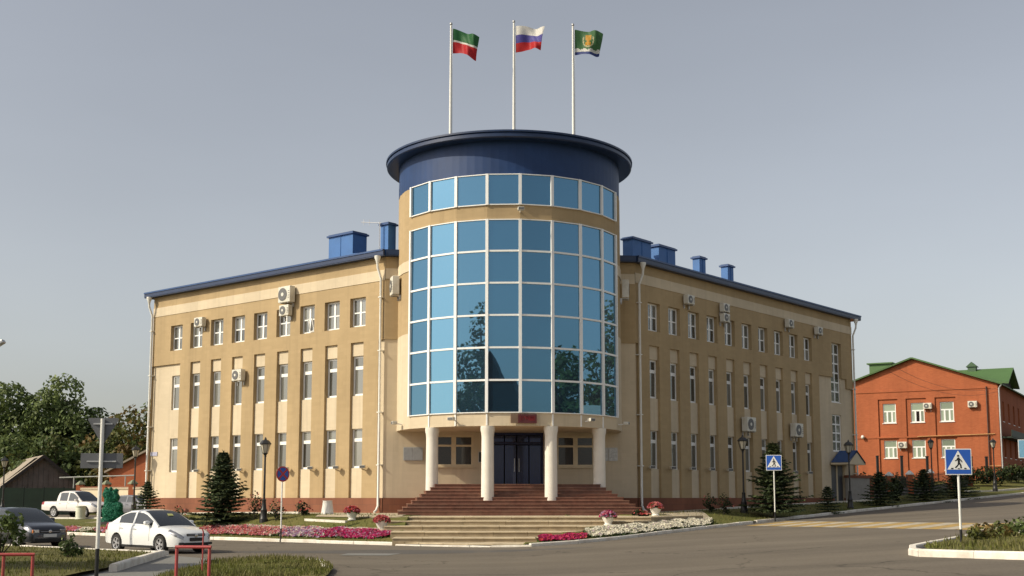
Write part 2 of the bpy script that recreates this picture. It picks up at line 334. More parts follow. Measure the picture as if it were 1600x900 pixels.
mb = MB(); xs = frange(-90, 90, 3) ; xs = [-3000, -1200, -500, -220, -130] + xs + [130, 220, 500, 1200, 3000]; ys = [-1500, -500, -200, -100, -60] + frange(-40, 150, 5) + [200, 320, 600, 1200, 3000]
mb.grid([[(x, y, gr(x) - .3 if y < 100 else max(gr(x) - .3, .2)) for x in xs] for y in ys])
tag(mb.build('ground', M_field), kind='structure')
mb = MB(); xs = frange(-80, 80, 2)
rows = []
for x in xs:
    y1 = kerbY(x) + .6
    rows.append([(x, -30 + (y1 + 30) * i / 40, gr(x)) for i in range(41)])
mb.grid(rows, 0, True); tag(mb.build('road', M_asph), kind='structure')
mb = MB(); SS = [.12, .35, .7, 1.1, 1.6, 2.2, 2.8, 3.5, 4.2, 5, 6, 7.2, 8.5, 10, 12, 15, 19, 25, 34, 46, 60, 80]
mb.grid([[(x, kerbY(x) + s, zlawn(x, kerbY(x) + s)) for s in SS] for x in frange(-88, 75, .5)], 0, True)
tag(mb.build('lawn', M_lawn), kind='structure')
# a darker and a paler sheet laid over the asphalt
def drape(name, poly, m, dz, n=10):
    """a thin quad-shaped sheet laid on the road"""
    a, b, c, d = [Vector((*p, 0)) for p in poly]; g = []
    for i in range(n + 1):
        row = []
        for j in range(n + 1):
            p = (a.lerp(b, j / n)).lerp(d.lerp(c, j / n), i / n); row.append((p.x, p.y, gr(p.x) + dz))
        g.append(row)
    mb = MB(); mb.grid(g); return tag(mb.build(name, m), kind='structure')
drape('asphalt_overlay', [(-11.5, 42.2), (-3.5, 40.6), (3.2, 42.6), (-4.5, 44.0)], M_asph2, .004)
drape('asphalt_overlay', [(-5.6, 39.8), (-4.0, 39.6), (-3.7, 41.0), (-5.5, 41.2)], M_patch, .008)

# ------------------------------------------------------------------ kerbs: each stone its own piece
def polyline_pts(poly, step):
    out = []
    for (a, b) in zip(poly, poly[1:]):
        a, b = Vector(a), Vector(b); n = max(1, round((b - a).length / step))
        out += [a.lerp(b, i / n) for i in range(n)]
    return out + [Vector(poly[-1])]
def kerb(poly, label, w=.18, h=.13, step=1.5, zf=gr, lap=.012, jit=.012):
    root = D.objects.new('kerb', None); COL.objects.link(root); root['kind'] = 'structure'; root['label'] = label
    pts = polyline_pts(poly, step)
    for a, b in zip(pts, pts[1:]):
        d = (b - a).normalized(); nrm = Vector((-d.y, d.x)); a2, b2 = a + d * lap, b - d * lap
        za, zb = zf(a.x) + rnd.uniform(-jit, jit), zf(b.x) + rnd.uniform(-jit, jit); off = nrm * rnd.uniform(-jit, jit)
        c = w * .12; lo, hi = [], []
        P = []
        for p, z in ((a2, za), (b2, zb)):
            for o_, zz in ((0, -.3), (0, h * .8), (c, h), (w - c, h), (w, h * .8), (w, -.3)):
                q = p + nrm * o_ + off; P.append((q.x, q.y, z + zz))
        m = MB().add(P, [(0, 1, 7, 6), (1, 2, 8, 7), (2, 3, 9, 8), (3, 4, 10, 9), (4, 5, 11, 10), (0, 5, 4, 3, 2, 1), (6, 7, 8, 9, 10, 11)])
        m.build('kerb_stone', M_kerb, root)
    return root
kerb([p for p in KERB if -60 <= p[0] <= -4.6], 'white kerb along the flower bed left of the front steps', step=2.0)
kerb([p for p in KERB if -4.7 <= p[0] <= 1.], 'low white kerb below the pale front steps', h=.06, step=1.2)
kerb([p for p in KERB if .6 <= p[0] <= 11.7], 'white kerb under the white flower bed', step=1.5)
kerb([(11.85, 59.25), (20.1, 70), (39.7, 94.8), (75, 139.5)], 'long white kerb climbing along the right street', step=2.0)

# ------------------------------------------------------------------ foliage helpers
def rdir(r=rnd):
    while True:
        v = Vector((r.uniform(-1, 1), r.uniform(-1, 1), r.uniform(-1, 1)))
        if .05 < v.length < 1: return v.normalized()
def leaf(mb, p, s, mi, nrm=None):
    n = rdir() if nrm is None else (nrm + rdir() * .8).normalized()
    a = n.orthogonal().normalized(); a = Matrix.Rotation(rnd.uniform(0, 6.28), 3, n) @ a; b = n.cross(a)
    s1 = s * rnd.uniform(.7, 1.3); s2 = s1 * .62
    mb.add([p - a * s1, p + b * s2, p + a * s1, p - b * s2], [(0, 1, 2, 3)], mi)
def cloud(mb, blobs, n, size, nm=3, hollow=.55, gap=.42, gs=.9, seed=0):
    """leaves through a set of ellipsoids (c, rx, ry, rz); noise leaves gaps and picks light and dark clumps"""
    tot = sum(b[1] * b[2] for b in blobs); off = Vector((seed * 7.3, seed * 3.1, 0))
    for c, rx, ry, rz in blobs:
        k = int(n * rx * ry / tot); i = 0; tries = 0
        while i < k and tries < k * 4:
            tries += 1; d = rdir(); rr = hollow + (1 - hollow) * rnd.random() ** .6
            p = Vector(c) + Vector((d.x * rx, d.y * ry, d.z * rz)) * rr * (1 + .22 * noise.noise(d * 2.3 + off))
            v = noise.noise(p * gs + off)
            if v < gap - .6: continue
            i += 1
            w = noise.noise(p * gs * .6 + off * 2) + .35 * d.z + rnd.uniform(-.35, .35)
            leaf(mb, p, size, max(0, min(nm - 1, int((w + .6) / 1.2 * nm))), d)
def tree(name, label, x, y, z, h, blobs, n, size, mats=M_leaf, tr=.2, group=None, seed=0, gap=.42, limbs=7, cat='tree'):
    """blobs in units of the height, relative to the foot"""
    root = thing(name, label, cat, (x, y, z), 0, group)
    t = MB(); rs = random.Random(seed + 5)
    top = Vector((rs.uniform(-.03, .03) * h, 0, h * .8)); mid = Vector((rs.uniform(-.03, .03) * h, 0, h * .4))
    t.tube([(0, 0, -.2), (0, 0, h * .08), mid, top], [tr * 1.4, tr, tr * .7, tr * .12], 8)
    for i in range(limbs):
        b = blobs[i % len(blobs)]; e = Vector(b[0]) * h + Vector((rs.uniform(-.5, .5) * b[1] * h, rs.uniform(-.5, .5) * b[2] * h, rs.uniform(-.2, .5) * b[3] * h))
        f = rs.uniform(.3, .75); s_ = Vector((0, 0, 0)).lerp(mid, f / .5) if f < .5 else mid.lerp(top, (f - .5) / .5)
        if e.z < s_.z: s_ = Vector((0, 0, max(.1 * h, e.z * .6)))
        m_ = s_.lerp(e, .5) + Vector((0, 0, .03 * h)); t.tube([s_, m_, e], [tr * .45, tr * .3, tr * .06], 6)
    t.build('trunk', M_bark, root, smooth=60)
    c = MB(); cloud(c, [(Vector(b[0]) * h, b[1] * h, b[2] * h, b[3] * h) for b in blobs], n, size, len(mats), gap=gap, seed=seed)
    c.build('crown', mats, root)
    return root
def spruce(name, label, x, y, z, h, rad, whorls=15, seed=0, lighttop=0, dens=1.0, group=None, skirt=.04):
    root = thing(name, label, 'spruce tree', (x, y, z), 0, group); rs = random.Random(seed)
    MB().tube([(0, 0, -.1), (0, 0, h * .5), (0, 0, h * .985)], [.045 * h * .5, .022 * h * .5, .006], 7).build('trunk', M_bark, root, smooth=60)
    c = MB()
    for w in range(whorls):
        f = w / (whorls - 1); zz = h * (skirt + (1 - skirt) * f ** .92 * .97); rr = rad * (1 - f) ** .8 * (.85 + .3 * rs.random()) + .05
        nb = int((17 - 9 * f) * dens) + 4
        for k in range(nb):
            a = 6.283 * (k + rs.random() * .7) / nb + w * .7; L_ = rr * rs.uniform(.6, 1.15) * (1 + .38 * noise.noise(Vector((math.cos(a) * 1.3, math.sin(a) * 1.3 + seed, w * .35))))
            d = Vector((math.cos(a), math.sin(a), 0)); sag = .28 - .5 * f
            nseg = max(3, int(L_ / .14))
            for j in range(nseg):
                t = (j + .6) / nseg; p = d * (L_ * t) + Vector((0, 0, zz - sag * L_ * t + .22 * L_ * t * t))
                for q in range(6):
                    side = d.cross(Vector((0, 0, 1))) * rs.choice((-1, 1)); dr = (d * rs.uniform(.3, 1) + side * rs.uniform(.1, 1.1) + Vector((0, 0, rs.uniform(-.45, .25)))).normalized()
                    ln = rs.uniform(.14, .27) * (h / 3.2) ** .5 * (1.25 - .5 * t); wd = ln * .3; up = (Vector((0, 0, 1)) + rdir(rs) * .7).normalized(); sd = dr.cross(up).normalized()
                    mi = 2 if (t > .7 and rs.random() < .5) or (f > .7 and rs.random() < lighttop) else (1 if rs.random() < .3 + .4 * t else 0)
                    c.add([p - sd * wd, p + dr * ln, p + sd * wd, p - dr * ln * .25], [(0, 1, 2, 3)], mi)
    for q in range(10):      # leader shoot
        p = Vector((0, 0, h * (.9 + .1 * q / 9))); dr = (Vector((0, 0, 1)) + rdir(rs) * .8).normalized(); sd = dr.orthogonal().normalized() * .03
        c.add([p - sd, p + dr * .14, p + sd], [(0, 1, 2)], 2)
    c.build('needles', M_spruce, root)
    return root
def shrub(name, label, x, y, z, blobs, n, size, mats, cat='shrub', group=None, stem=True, flowers=None, seed=0):
    root = thing(name, label, cat, (x, y, z), 0, group)
    if stem:
        t = MB()
        for c, rx, ry, rz in blobs:
            t.tube([(0, 0, -.05), (c[0] * .5, c[1] * .5, c[2] * .5), (c[0], c[1], c[2] + rz * .5)], [.025, .018, .006], 5)
        t.build('stem', M_bark, root)
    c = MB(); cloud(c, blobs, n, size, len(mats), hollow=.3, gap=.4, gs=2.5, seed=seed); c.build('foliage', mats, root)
    if flowers:
        m_, nf = flowers; f = MB()
        for i in range(nf):
            b = rnd.choice(blobs); d = rdir(); d.z = abs(d.z) * .8 + .1; p = Vector(b[0]) + Vector((d.x * b[1], d.y * b[2], d.z * b[3])) * 1.03
            blossom(f, p, .045, rnd.randrange(len(m_)))
        f.build('blossoms', m_, root)
    return root
def blossom(mb, p, s, mi):
    n = (Vector((0, -.5, 1)) + rdir() * .9).normalized(); a = n.orthogonal().normalized(); a = Matrix.Rotation(rnd.uniform(0, 6.28), 3, n) @ a; b = n.cross(a)
    v = [p - n * s * .35]
    for k in range(5):
        t = 6.283 * k / 5; v.append(p + (a * math.cos(t) + b * math.sin(t)) * s * rnd.uniform(.85, 1.2) + n * s * rnd.uniform(-.1, .25))
    mb.add(v, [(0, 1, 2), (0, 2, 3), (0, 3, 4), (0, 4, 5), (0, 5, 1)], mi)

# ------------------------------------------------------------------ the administration building
PHI = R(5.3); C0 = Vector((-.15, 63.2, 0))
B = thing('administration_building', 'three-storey tan office block with a round blue glass corner tower', 'building', C0, PHI)
def loc(p):     # world -> building frame
    return RZ(-PHI) @ (Vector(p) - C0)
PL, PR = loc((-8.607, 64, 0)), loc((7.376, 65, 0))
s2 = math.sqrt(.5)
def frame(o, ex): ex = Vector(ex); iy = Vector((-ex.y, ex.x, 0)); return Matrix(((ex.x, iy.x, 0, o.x), (ex.y, iy.y, 0, o.y), (0, 0, 1, 0), (0, 0, 0, 1)))
FL, FR = frame(PL, (s2, -s2, 0)), frame(PR, (s2, s2, 0))
cornL, cornR = FL @ Vector((2.6, 0, 0)), FR @ Vector((-1.25, 0, 0))
exC = (cornR - cornL); WC = exC.length; exC.normalize(); FC = frame(cornL, exC)

def heightfield(xs, zs, fn, mats):
    """a wall face seen from outside (y = 0, inward +y) whose cells step back by fn(x, z) -> (depth, material, is_hole)"""
    xs, zs = sorted(set(round(v, 4) for v in xs)), sorted(set(round(v, 4) for v in zs)); mb = MB()
    cell = {}
    for i in range(len(xs) - 1):
        for j in range(len(zs) - 1): cell[i, j] = fn((xs[i] + xs[i + 1]) / 2, (zs[j] + zs[j + 1]) / 2)
    for (i, j), (d, m, hole) in cell.items():
        x0, x1, z0, z1 = xs[i], xs[i + 1], zs[j], zs[j + 1]
        if not hole: mb.add([(x0, d, z0), (x1, d, z0), (x1, d, z1), (x0, d, z1)], [(0, 1, 2, 3)], m)
        for di, dj in ((1, 0), (0, 1)):
            nb = cell.get((i + di, j + dj))
            if nb is None or abs(nb[0] - d) < 1e-6: continue
            mm = m if d < nb[0] else nb[1]
            e = [(x1, z0), (x1, z1)] if di else [(x0, z1), (x1, z1)]
            mb.add([(e[0][0], d, e[0][1]), (e[1][0], d, e[1][1]), (e[1][0], nb[0], e[1][1]), (e[0][0], nb[0], e[0][1])], [(0, 1, 2, 3)], mm)
    return mb
ZE = 14.36                        # underside of the eaves
def inr(v, a, b): return a < v < b
# bays
LX = [.05 - 2.025 * (9 - i) for i in range(1, 10)]
RX = [.08 + 2.06 * i for i in range(10)]
TOPW, TOPZ, TALLW = 1.2, (10.85, 12.41), .98
MIDZ, LOWZ = (7.2, 9.31), (3.4, 5.46)
STAIRS = [(22.75, 24.22, 8.35, 12.45), (22.75, 24.22, 5.0, 7.52)]
DOORR = (22.35, 24.45, .9, 4.15)
REV = .22
def left_fn(x, z):
    if z < 1.85: return (-.06, 2, False)
    for bx in LX:
        if inr(x, bx - .1, bx - .1 + TOPW) and inr(z, *TOPZ): return (REV + .12, 0, True)
        if inr(x, bx, bx + TALLW):
            if inr(z, *MIDZ) or inr(z, *LOWZ): return (REV + .12, 1, True)
            if inr(z, 1.85, 10.02): return (.13, 1, False)
    if z < 10.02 and (x < LX[0] or x > 2.15): return (.13, 1, False)
    if inr(z, 13.12, 13.68): return (-.03, 1, False)
    return (0, 0, False)
xs = [-18.15, 2.15, 2.6]
for bx in LX: xs += [bx - .1, bx - .1 + TOPW, bx, bx + TALLW]
zs = [.2, 1.85, 10.02, 13.12, 13.68, ZE, *TOPZ, *MIDZ, *LOWZ]
heightfield(xs, zs, left_fn, None).build('wing_wall', [M_tan, M_light, M_plinth], B, FL)
def right_fn(x, z):
    if DOORR[0] < x < DOORR[1] and z < DOORR[3]: return (.3, 1, True)
    if z < 1.85: return (-.06, 2, False)
    for a, b, c, d in STAIRS:
        if inr(x, a, b) and inr(z, c, d): return (REV + .1, 1, True)
    for bx in RX:
        if inr(x, bx - .1, bx - .1 + TOPW) and inr(z, *TOPZ): return (REV + .12, 0, True)
        if inr(x, bx, bx + TALLW):
            if inr(z, *MIDZ) or inr(z, *LOWZ): return (REV + .12, 1, True)
            if inr(z, 1.85, 10.05): return (.13, 1, False)
    if z < 10.05 and (x > 20.65 and x < 25.0 or x < -1.0): return (.13, 1, False)
    if z < 9.4 and x >= 25.0: return (.13, 1, False)
    if inr(z, 13.3, 13.84): return (-.03, 1, False)
    return (0, 0, False)
xs = [-1.25, -1.0, 20.65, 25.0, 26.0, DOORR[0], DOORR[1], 22.75, 24.22]
for bx in RX: xs += [bx - .1, bx - .1 + TOPW, bx, bx + TALLW]
zs = [.2, 1.85, 9.4, 10.05, 13.3, 13.84, ZE, *TOPZ, *MIDZ, *LOWZ, 8.35, 12.45, 5.0, 7.52, DOORR[3]]
heightfield(xs, zs, right_fn, None).build('wing_wall', [M_tan, M_light, M_plinth], B, FR)
# entrance wall between the wings; x of features given in the building frame
cx = -cornL.x; dy0 = 0
EW = [(-3.9, -1.86, 3.46, 5.08), (2.5, 4.52, 3.46, 5.08)]
DOOR = (-.95, 1.85, 2.5, 5.24)
def ent_fn(x, z):
    xb = x - cx
    for a, b, c, d in EW:
        if inr(xb, a, b) and inr(z, c, d): return (.28, 1, True)
    if inr(xb, DOOR[0], DOOR[1]) and z < DOOR[3]: return (.45, 1, True)
    if z < 1.85: return (-.05, 2, False)
    if z < 10.03: return (.06, 1, False)
    if inr(z, 13.2, 13.75): return (-.03, 1, False)
    return (0, 0, False)
xs = [0, WC] + [v + cx for e in EW for v in e[:2]] + [DOOR[0] + cx, DOOR[1] + cx]
heightfield(xs, [.2, 1.85, 10.03, 13.2, 13.75, ZE, 3.46, 5.08, DOOR[3]], ent_fn, None).build('entrance_wall', [M_tan, M_light, M_plinth], B, FC)
# hidden sides: end walls and back of the two wings
m = MB()
for F_, x0, x1, xe in ((FL, -18.15, 2.6, -18.15), (FR, -1.25, 26.0, 26.0)):
    q = [F_ @ Vector(p) for p in ((xe, 0, .2), (xe, 13, .2), (xe, 13, ZE), (xe, 0, ZE))]; m.add(q, [(0, 1, 2, 3)])
    q = [F_ @ Vector(p) for p in ((x0, 13, .2), (x1, 13, .2), (x1, 13, ZE), (x0, 13, ZE))]; m.add(q, [(0, 1, 2, 3)])
m.build('rear_wall', M_tan, B)

# windows ------------------------------------------------------------
def bars(rects, d0, d1, mb=None):
    mb = mb or MB()
    for x0, z0, x1, z1 in rects: mb.box(x0, d0, z0, x1, d1, z1)
    return mb
def window_meshes(w, h, rects, panes):
    fr = bars(rects, 0, .07).mesh('window', M_frame)
    ps = [((x0 + x1) / 2, (z0 + z1) / 2, MB().box(-(x1 - x0) / 2, .025, -(z1 - z0) / 2, (x1 - x0) / 2, .045, (z1 - z0) / 2).mesh('pane', M_pane)) for x0, z0, x1, z1 in panes]
    sill = MB().box(-.01, -.11, -.035, w + .01, .0, -.002).mesh('sill', M_frame)
    return fr, ps, sill
def outer(w, h, t): return [(0, 0, t, h), (w - t, 0, w, h), (t, 0, w - t, t), (t, h - t, w - t, h)]
h_ = TOPZ[1] - TOPZ[0]
t = .1; mx_ = TOPW * .5; mz_ = h_ * .5
WTOP = window_meshes(TOPW, h_, outer(TOPW, h_, t) + [(mx_ - .07, t, mx_ + .07, h_ - t), (t, mz_ - .035, mx_ - .07, mz_ + .035), (mx_ + .07, mz_ - .035, TOPW - t, mz_ + .035)],
    [(t, t, mx_ - .07, mz_ - .035), (mx_ + .07, t, TOPW - t, mz_ - .035), (t, mz_ + .035, mx_ - .07, h_ - t), (mx_ + .07, mz_ + .035, TOPW - t, h_ - t)])
hm = MIDZ[1] - MIDZ[0]; tz = hm * .7; t = .105
WTALL = window_meshes(TALLW, hm, outer(TALLW, hm, t) + [(t, tz - .09, TALLW - t, tz + .09)], [(t, t, TALLW - t, tz - .09), (t, tz + .09, TALLW - t, hm - t)])
def place_window(spec, F_, x, z, d, name='window', label=None):
    o = link(name, spec[0], B, F_ @ T(x, d, z))
    if label: o['label'] = label
    for px, pz, me in spec[1]: link('pane', me, o, T(px, 0, pz) @ Matrix.Rotation(R(rnd.uniform(-.8, .8)), 4, 'X') @ RZ(R(rnd.uniform(-.8, .8))))
    if spec[2]: link('sill', spec[2], o)
    return o
for F_, X in ((FL, LX), (FR, RX)):
    for i, bx in enumerate(X):
        o = place_window(WTOP, F_, bx - .1, TOPZ[0], REV)
        if F_ is FL and i == 6:      # one casement stands tilted open
            s = bars(outer(.5, .72, .05), 0, .05).build('open_sash', M_frame, o, T(.62, -.03, .08) @ Matrix.Rotation(R(-14), 4, 'Z') @ Matrix.Rotation(R(12), 4, 'X'))
            s['label'] = 'white sash tilted open'
        place_window(WTALL, F_, bx, MIDZ[0], REV + .03); place_window(WTALL, F_, bx, LOWZ[0], REV + .03)
def stair_window(x0, x1, z0, z1, rows):
    w, h = x1 - x0, z1 - z0; t = .09; r = outer(w, h, t); ps = []; n = 2
    cw = (w - 2 * t) / n
    r.append((w / 2 - .07, t, w / 2 + .07, h - t)); ch = (h - 2 * t) / rows
    for k in range(rows):
        for (a, b) in ((t, w / 2 - .07), (w / 2 + .07, w - t)):
            if k: r.append((a, t + k * ch - .05, b, t + k * ch + .05))
            ps.append((a, t + k * ch + (.05 if k else 0), b, t + (k + 1) * ch - (.05 if k < rows - 1 else 0)))
    place_window(window_meshes(w, h, r, ps), FR, x0, z0, REV, 'stair_window')
stair_window(*STAIRS[0], 6); stair_window(*STAIRS[1], 4)
# ground-floor windows beside the entrance: cream frames, dark panes
for a, b, c, d in EW:
    w, h = b - a, d - c; t = .11; mz = h * .66
    r = outer(w, h, t) + [(w / 2 - .12, t, w / 2 + .12, h - t), (t, mz - .05, w / 2 - .12, mz + .05), (w / 2 + .12, mz - .05, w - t, mz + .05)]
    o = bars(r, 0, .1).build('entrance_window', M_cream, B, FC @ T(a + cx, .05, c))
    for x0, x1 in ((t, w / 2 - .12), (w / 2 + .12, w - t)):
        for z0, z1 in ((t, mz - .05), (mz + .05, h - t)): MB().box(x0, .05, z0, x1, .07, z1).build('pane', M_paneD, o)
    bars([(-.06, -.0, w + .06, .0 + .05)], -.1, 0).build('sill', M_cream, o, T(0, 0, -.06))
# entrance doors
o = MB().box(DOOR[0] + cx, .35, 2.5, DOOR[0] + cx + .1, .45, DOOR[3]).box(DOOR[1] + cx - .1, .35, 2.5, DOOR[1] + cx, .45, DOOR[3]).box(DOOR[0] + cx + .1, .35, 4.62, DOOR[1] + cx - .1, .45, 4.74).box(DOOR[0] + cx + .1, .35, 5.1, DOOR[1] + cx - .1, .45, DOOR[3]).build('entrance_door', M_doorframe, B, FC)
dw = (DOOR[1] - DOOR[0] - .2) / 4
for k in range(4):
    x0 = DOOR[0] + cx + .1 + k * dw
    MB().box(x0 + .03, .40, 2.56, x0 + dw - .03, .42, 4.58).build('door_leaf', M_door, o)
    MB().box(x0 + .03, .40, 4.76, x0 + dw - .03, .42, 5.08).build('transom_pane', M_door, o)
    if k in (1, 2): MB().tube([(x0 + (dw - .12 if k == 1 else .12), .36, 3.2), (x0 + (dw - .12 if k == 1 else .12), .36, 3.9)], .02).build('handle', M_steel, o)
MB().box(DOOR[1] + cx + .003, -.03, 2.5, DOOR[1] + cx + .2, .06, 5.2).build('door_jamb', M_brown, B, FC)
# side door with its small blue canopy on the right wing
a, b, z0, z1 = DOORR
o = bars([(0, 0, .1, z1 - 1.4), (b - a - .1, 0, b - a, z1 - 1.4), (.1, z1 - 1.5, b - a - .1, z1 - 1.4), ((b - a) / 2 - .09, 0, (b - a) / 2 + .09, z1 - 1.5)], 0, .08).build('side_door', M_cream, B, FR @ T(a, .2, 1.4))
for k in (0, 1): MB().box(.12 + k * ((b - a) / 2 - .03), .03, .02, (b - a) / 2 - .11 + k * ((b - a) / 2 - .03), .06, z1 - 1.52).build('door_leaf', mat('grey_door', (.075, .08, .09), .5), o)
m = MB(); xa, xb, xm = a - .25, b + .45, (a + b) / 2 + .1
P = [(xa, .02, 4.22), (xm, .02, 5.05), (xb, .02, 4.22), (xa, -1.25, 4.22), (xm, -1.25, 5.05), (xb, -1.25, 4.22)]
m.add(P, [(0, 1, 4, 3), (1, 2, 5, 4)], 0); m.add([(x, y, z - .1) for x, y, z in P], [(3, 4, 1, 0), (4, 5, 2, 1)], 0); m.box(xa, -1.2, 4.08, xb, .02, 4.2, 1)
m.add([(xa + .05, -1.2, 4.2), (xb - .05, -1.2, 4.2), (xm, -1.2, 4.94)], [(0, 1, 2)], 1)
m.build('door_canopy', [M_bluemetal, M_cream], B, FR)

# roofs -------------------------------------------------------------
def wing_roof(F_, x0, x1, dx0, dx1):
    m = MB(); e = .36; xa, xb = x0 - dx0, x1 + dx1
    m.box(xa, -e, ZE, xb, 13 + e, ZE + .05, 1); m.box(xa, -e - .02, ZE + .053, xb, -e + .1, ZE + .33, 1); m.box(xa, -e - .06, ZE + .26, xb, -e - .023, ZE + .35, 0)
    if dx0: m.box(xa - .02, -e + .103, ZE + .053, xa + .1, 13 + e, ZE + .33, 0)
    if dx1: m.box(xb - .1, -e + .103, ZE + .053, xb + .02, 13 + e, ZE + .33, 0)
    zr = ZE + .34; P = [(xa, -e, zr), (xb, -e, zr), (xb, 13 + e, zr), (xa, 13 + e, zr), (xa + (4 if dx0 else 0), 6.5, zr + .75), (xb - (4 if dx1 else 0), 6.5, zr + .75)]
    m.add(P, [(0, 1, 5, 4), (1, 2, 5), (2, 3, 4, 5), (3, 0, 4)], 0)
    o = m.build('roof', [M_bluemetal, M_eave], B, F_)
    return o
roofL = wing_roof(FL, -18.15, 2.6, .55, .2); roofR = wing_roof(FR, -1.25, 26.0, .2, .9)
m = MB().box(0, -.34, ZE + .004, WC, 3, ZE + .054, 1).box(.0, -.36, ZE + .056, WC, -.22, ZE + .33, 1).box(0, -.22, ZE + .3, WC, 6, ZE + .36, 0); m.build('roof', [M_bluemetal, M_eave], B, FC)
def roof_box(roof, F_, p0, p1, z1, depth, name='vent_shaft'):
    """a sheet-clad shaft with its own lid; p0, p1 are x along the wing, standing back from the eaves"""
    m = MB().box(p0, 0, -1.6, p1, depth, 0)
    for k in range(1, max(2, int((p1 - p0) / .8))): xx = p0 + (p1 - p0) * k / max(2, int((p1 - p0) / .8)); m.box(xx - .012, -.025, -1.6, xx + .012, -.001, -.02)
    o = m.build(name, M_bluebox, roof, T(0, 3.2, z1))
    MB().box(p0 - .1, -.1, .003, p1 + .1, depth + .1, .1).box(p0 - .02, -.02, .1, p1 + .02, depth + .02, .16).build('shaft_lid', M_bluemetal, o)
    return o
for F_, rf, xa, xb, zt_, dp in ((FL, roofL, -5.45, -3.4, 17.0, 1.1), (FL, roofL, -1.1, -.5, 17.1, .6), (FR, roofR, 3.35, 5.3, 16.9, .7), (FR, roofR, 6.15, 8.0, 16.9, .7), (FR, roofR, 10.85, 11.6, 16.9, .5), (FR, roofR, 14.4, 15.15, 16.9, .5)):
    roof_box(rf, F_, xa, xb, zt_, dp)
for x, z in ((-7.8, 14.95), (-6.6, 14.95), (-2.4, 15.1)):
    MB().prism([(0, 0), (1.1, 0), (1.1, .25), (.2, .32)], 0, .85, M=Matrix.Rotation(R(90), 4, 'X')).build('roof_hatch', M_bluebox, roofL, T(x, 2.6, z))
x = -1.7; MB().tube([(x - 1.0, 3.2, 17.55), (x + .8, 3.0, 17.2)], .022, 5).tube([(x - .8, 3.2, 17.35), (x - .8, 3.2, 17.7)], .012, 4).tube([(x - .3, 3.15, 17.25), (x - .3, 3.15, 17.6)], .012, 4).tube([(x + .7, 3.0, 15.0), (x + .7, 3.0, 17.3)], .025, 5).build('antenna', M_steel, roofL)
# down-pipes
def pipe(F_, x, zb, zt_=14.2, far=False):
    m = MB(); y = -.14
    m.lathe([(.07, 0), (.09, .12), (.17, .32), (.17, .42)], 10, c=(x, -.4, zt_ - .25))
    m.tube([(x, -.4, zt_ - .2), (x, -.38, zt_ - .45), (x, y, zt_ - 1.0), (x, y, zb + .35), (x, y - .12, zb + .12), (x + .03, y - .3, zb + .02)], .065, 8)
    for z in (3.5, 6.2, 9.4, 12.2): m.box(x - .1, y - .09, z, x + .1, .12, z + .05)
    m.build('downpipe', M_white, B, F_, smooth=50)
pipe(FL, 2.42, 1.1); pipe(FR, -1.05, 1.1); pipe(FL, -18.1, .9); pipe(FR, 25.95, 1.7)

# the tower ---------------------------------------------------------
RT, DA = 5.85, R(15.6)
def pt(a, r): return (r * math.sin(a), -r * math.cos(a))
ANG = [(i - 4) * DA for i in range(9)]
SIDE = [ANG[8] + (R(90) - ANG[8]) * k / 3 for k in range(4)]
ALL = [-a for a in SIDE[::-1]] + ANG[1:8] + SIDE
GZ0, GZ1, BZ0, BZ1, OVZ, RIMZ = 5.85, 15.22, 15.92, 17.46, 5.24, 19.1
def ring(mb, angs, r, z0, z1, mi=0, r1=None):
    for a, b in zip(angs, angs[1:]):
        p, q = pt(a, r), pt(b, r); p1, q1 = pt(a, r1 or r), pt(b, r1 or r)
        mb.add([(*p, z0), (*q, z0), (*q1, z1), (*p1, z1)], [(0, 1, 2, 3)], mi)
m = MB()
ring(m, ALL, RT, OVZ, GZ0, 1); ring(m, ALL, RT, GZ1, BZ0, 0)
for S_ in (SIDE, [-a for a in SIDE[::-1]]):
    ring(m, S_, RT, GZ0, 10.03, 1); ring(m, S_, RT, 10.03, 13.2, 0); ring(m, S_, RT + .03, 13.2, 13.75, 1); ring(m, S_, RT, 13.75, GZ1, 0); ring(m, S_, RT, BZ0, BZ1, 0)
    a = S_[0] if S_[0] > 0 else S_[-1]
    for z0, z1 in ((GZ0, GZ1), (BZ0, BZ1)): p, q = pt(a, RT), pt(a, RT - .4); m.add([(*p, z0), (*q, z0), (*q, z1), (*p, z1)], [(0, 1, 2, 3)], 1)
p, q = pt(R(-90), RT), pt(R(90), RT)
m.prism([pt(a, RT - .01) for a in ALL], OVZ - .001, OVZ + .05, 1)           # soffit over the entrance
for sx in (-1, 1): m.add([(sx * RT, 0, OVZ), (sx * RT, 4, OVZ), (sx * RT, 4, RIMZ), (sx * RT, 0, RIMZ)], [(0, 1, 2, 3)], 0)
m.add([(-RT, 4, ZE), (RT, 4, ZE), (RT, 4, RIMZ), (-RT, 4, RIMZ)], [(0, 1, 2, 3)], 0)
ring(m, ALL, RT - .25, GZ0, BZ1, 2)        # dark lining behind the glass
m.build('tower_wall', [M_tanc, M_lightc, M_black], B)
m = MB()
for i in (1, 2, 3, 5, 6, 7):      # pale joint strips on the band under the glass
    x, y = pt(ANG[i], RT + .012); m.box(-.035, -.02, OVZ + .02, .035, .02, GZ0 - .04, M=T(x, y, 0) @ RZ(ANG[i]))
m.build('joint_strip', M_frame, B)
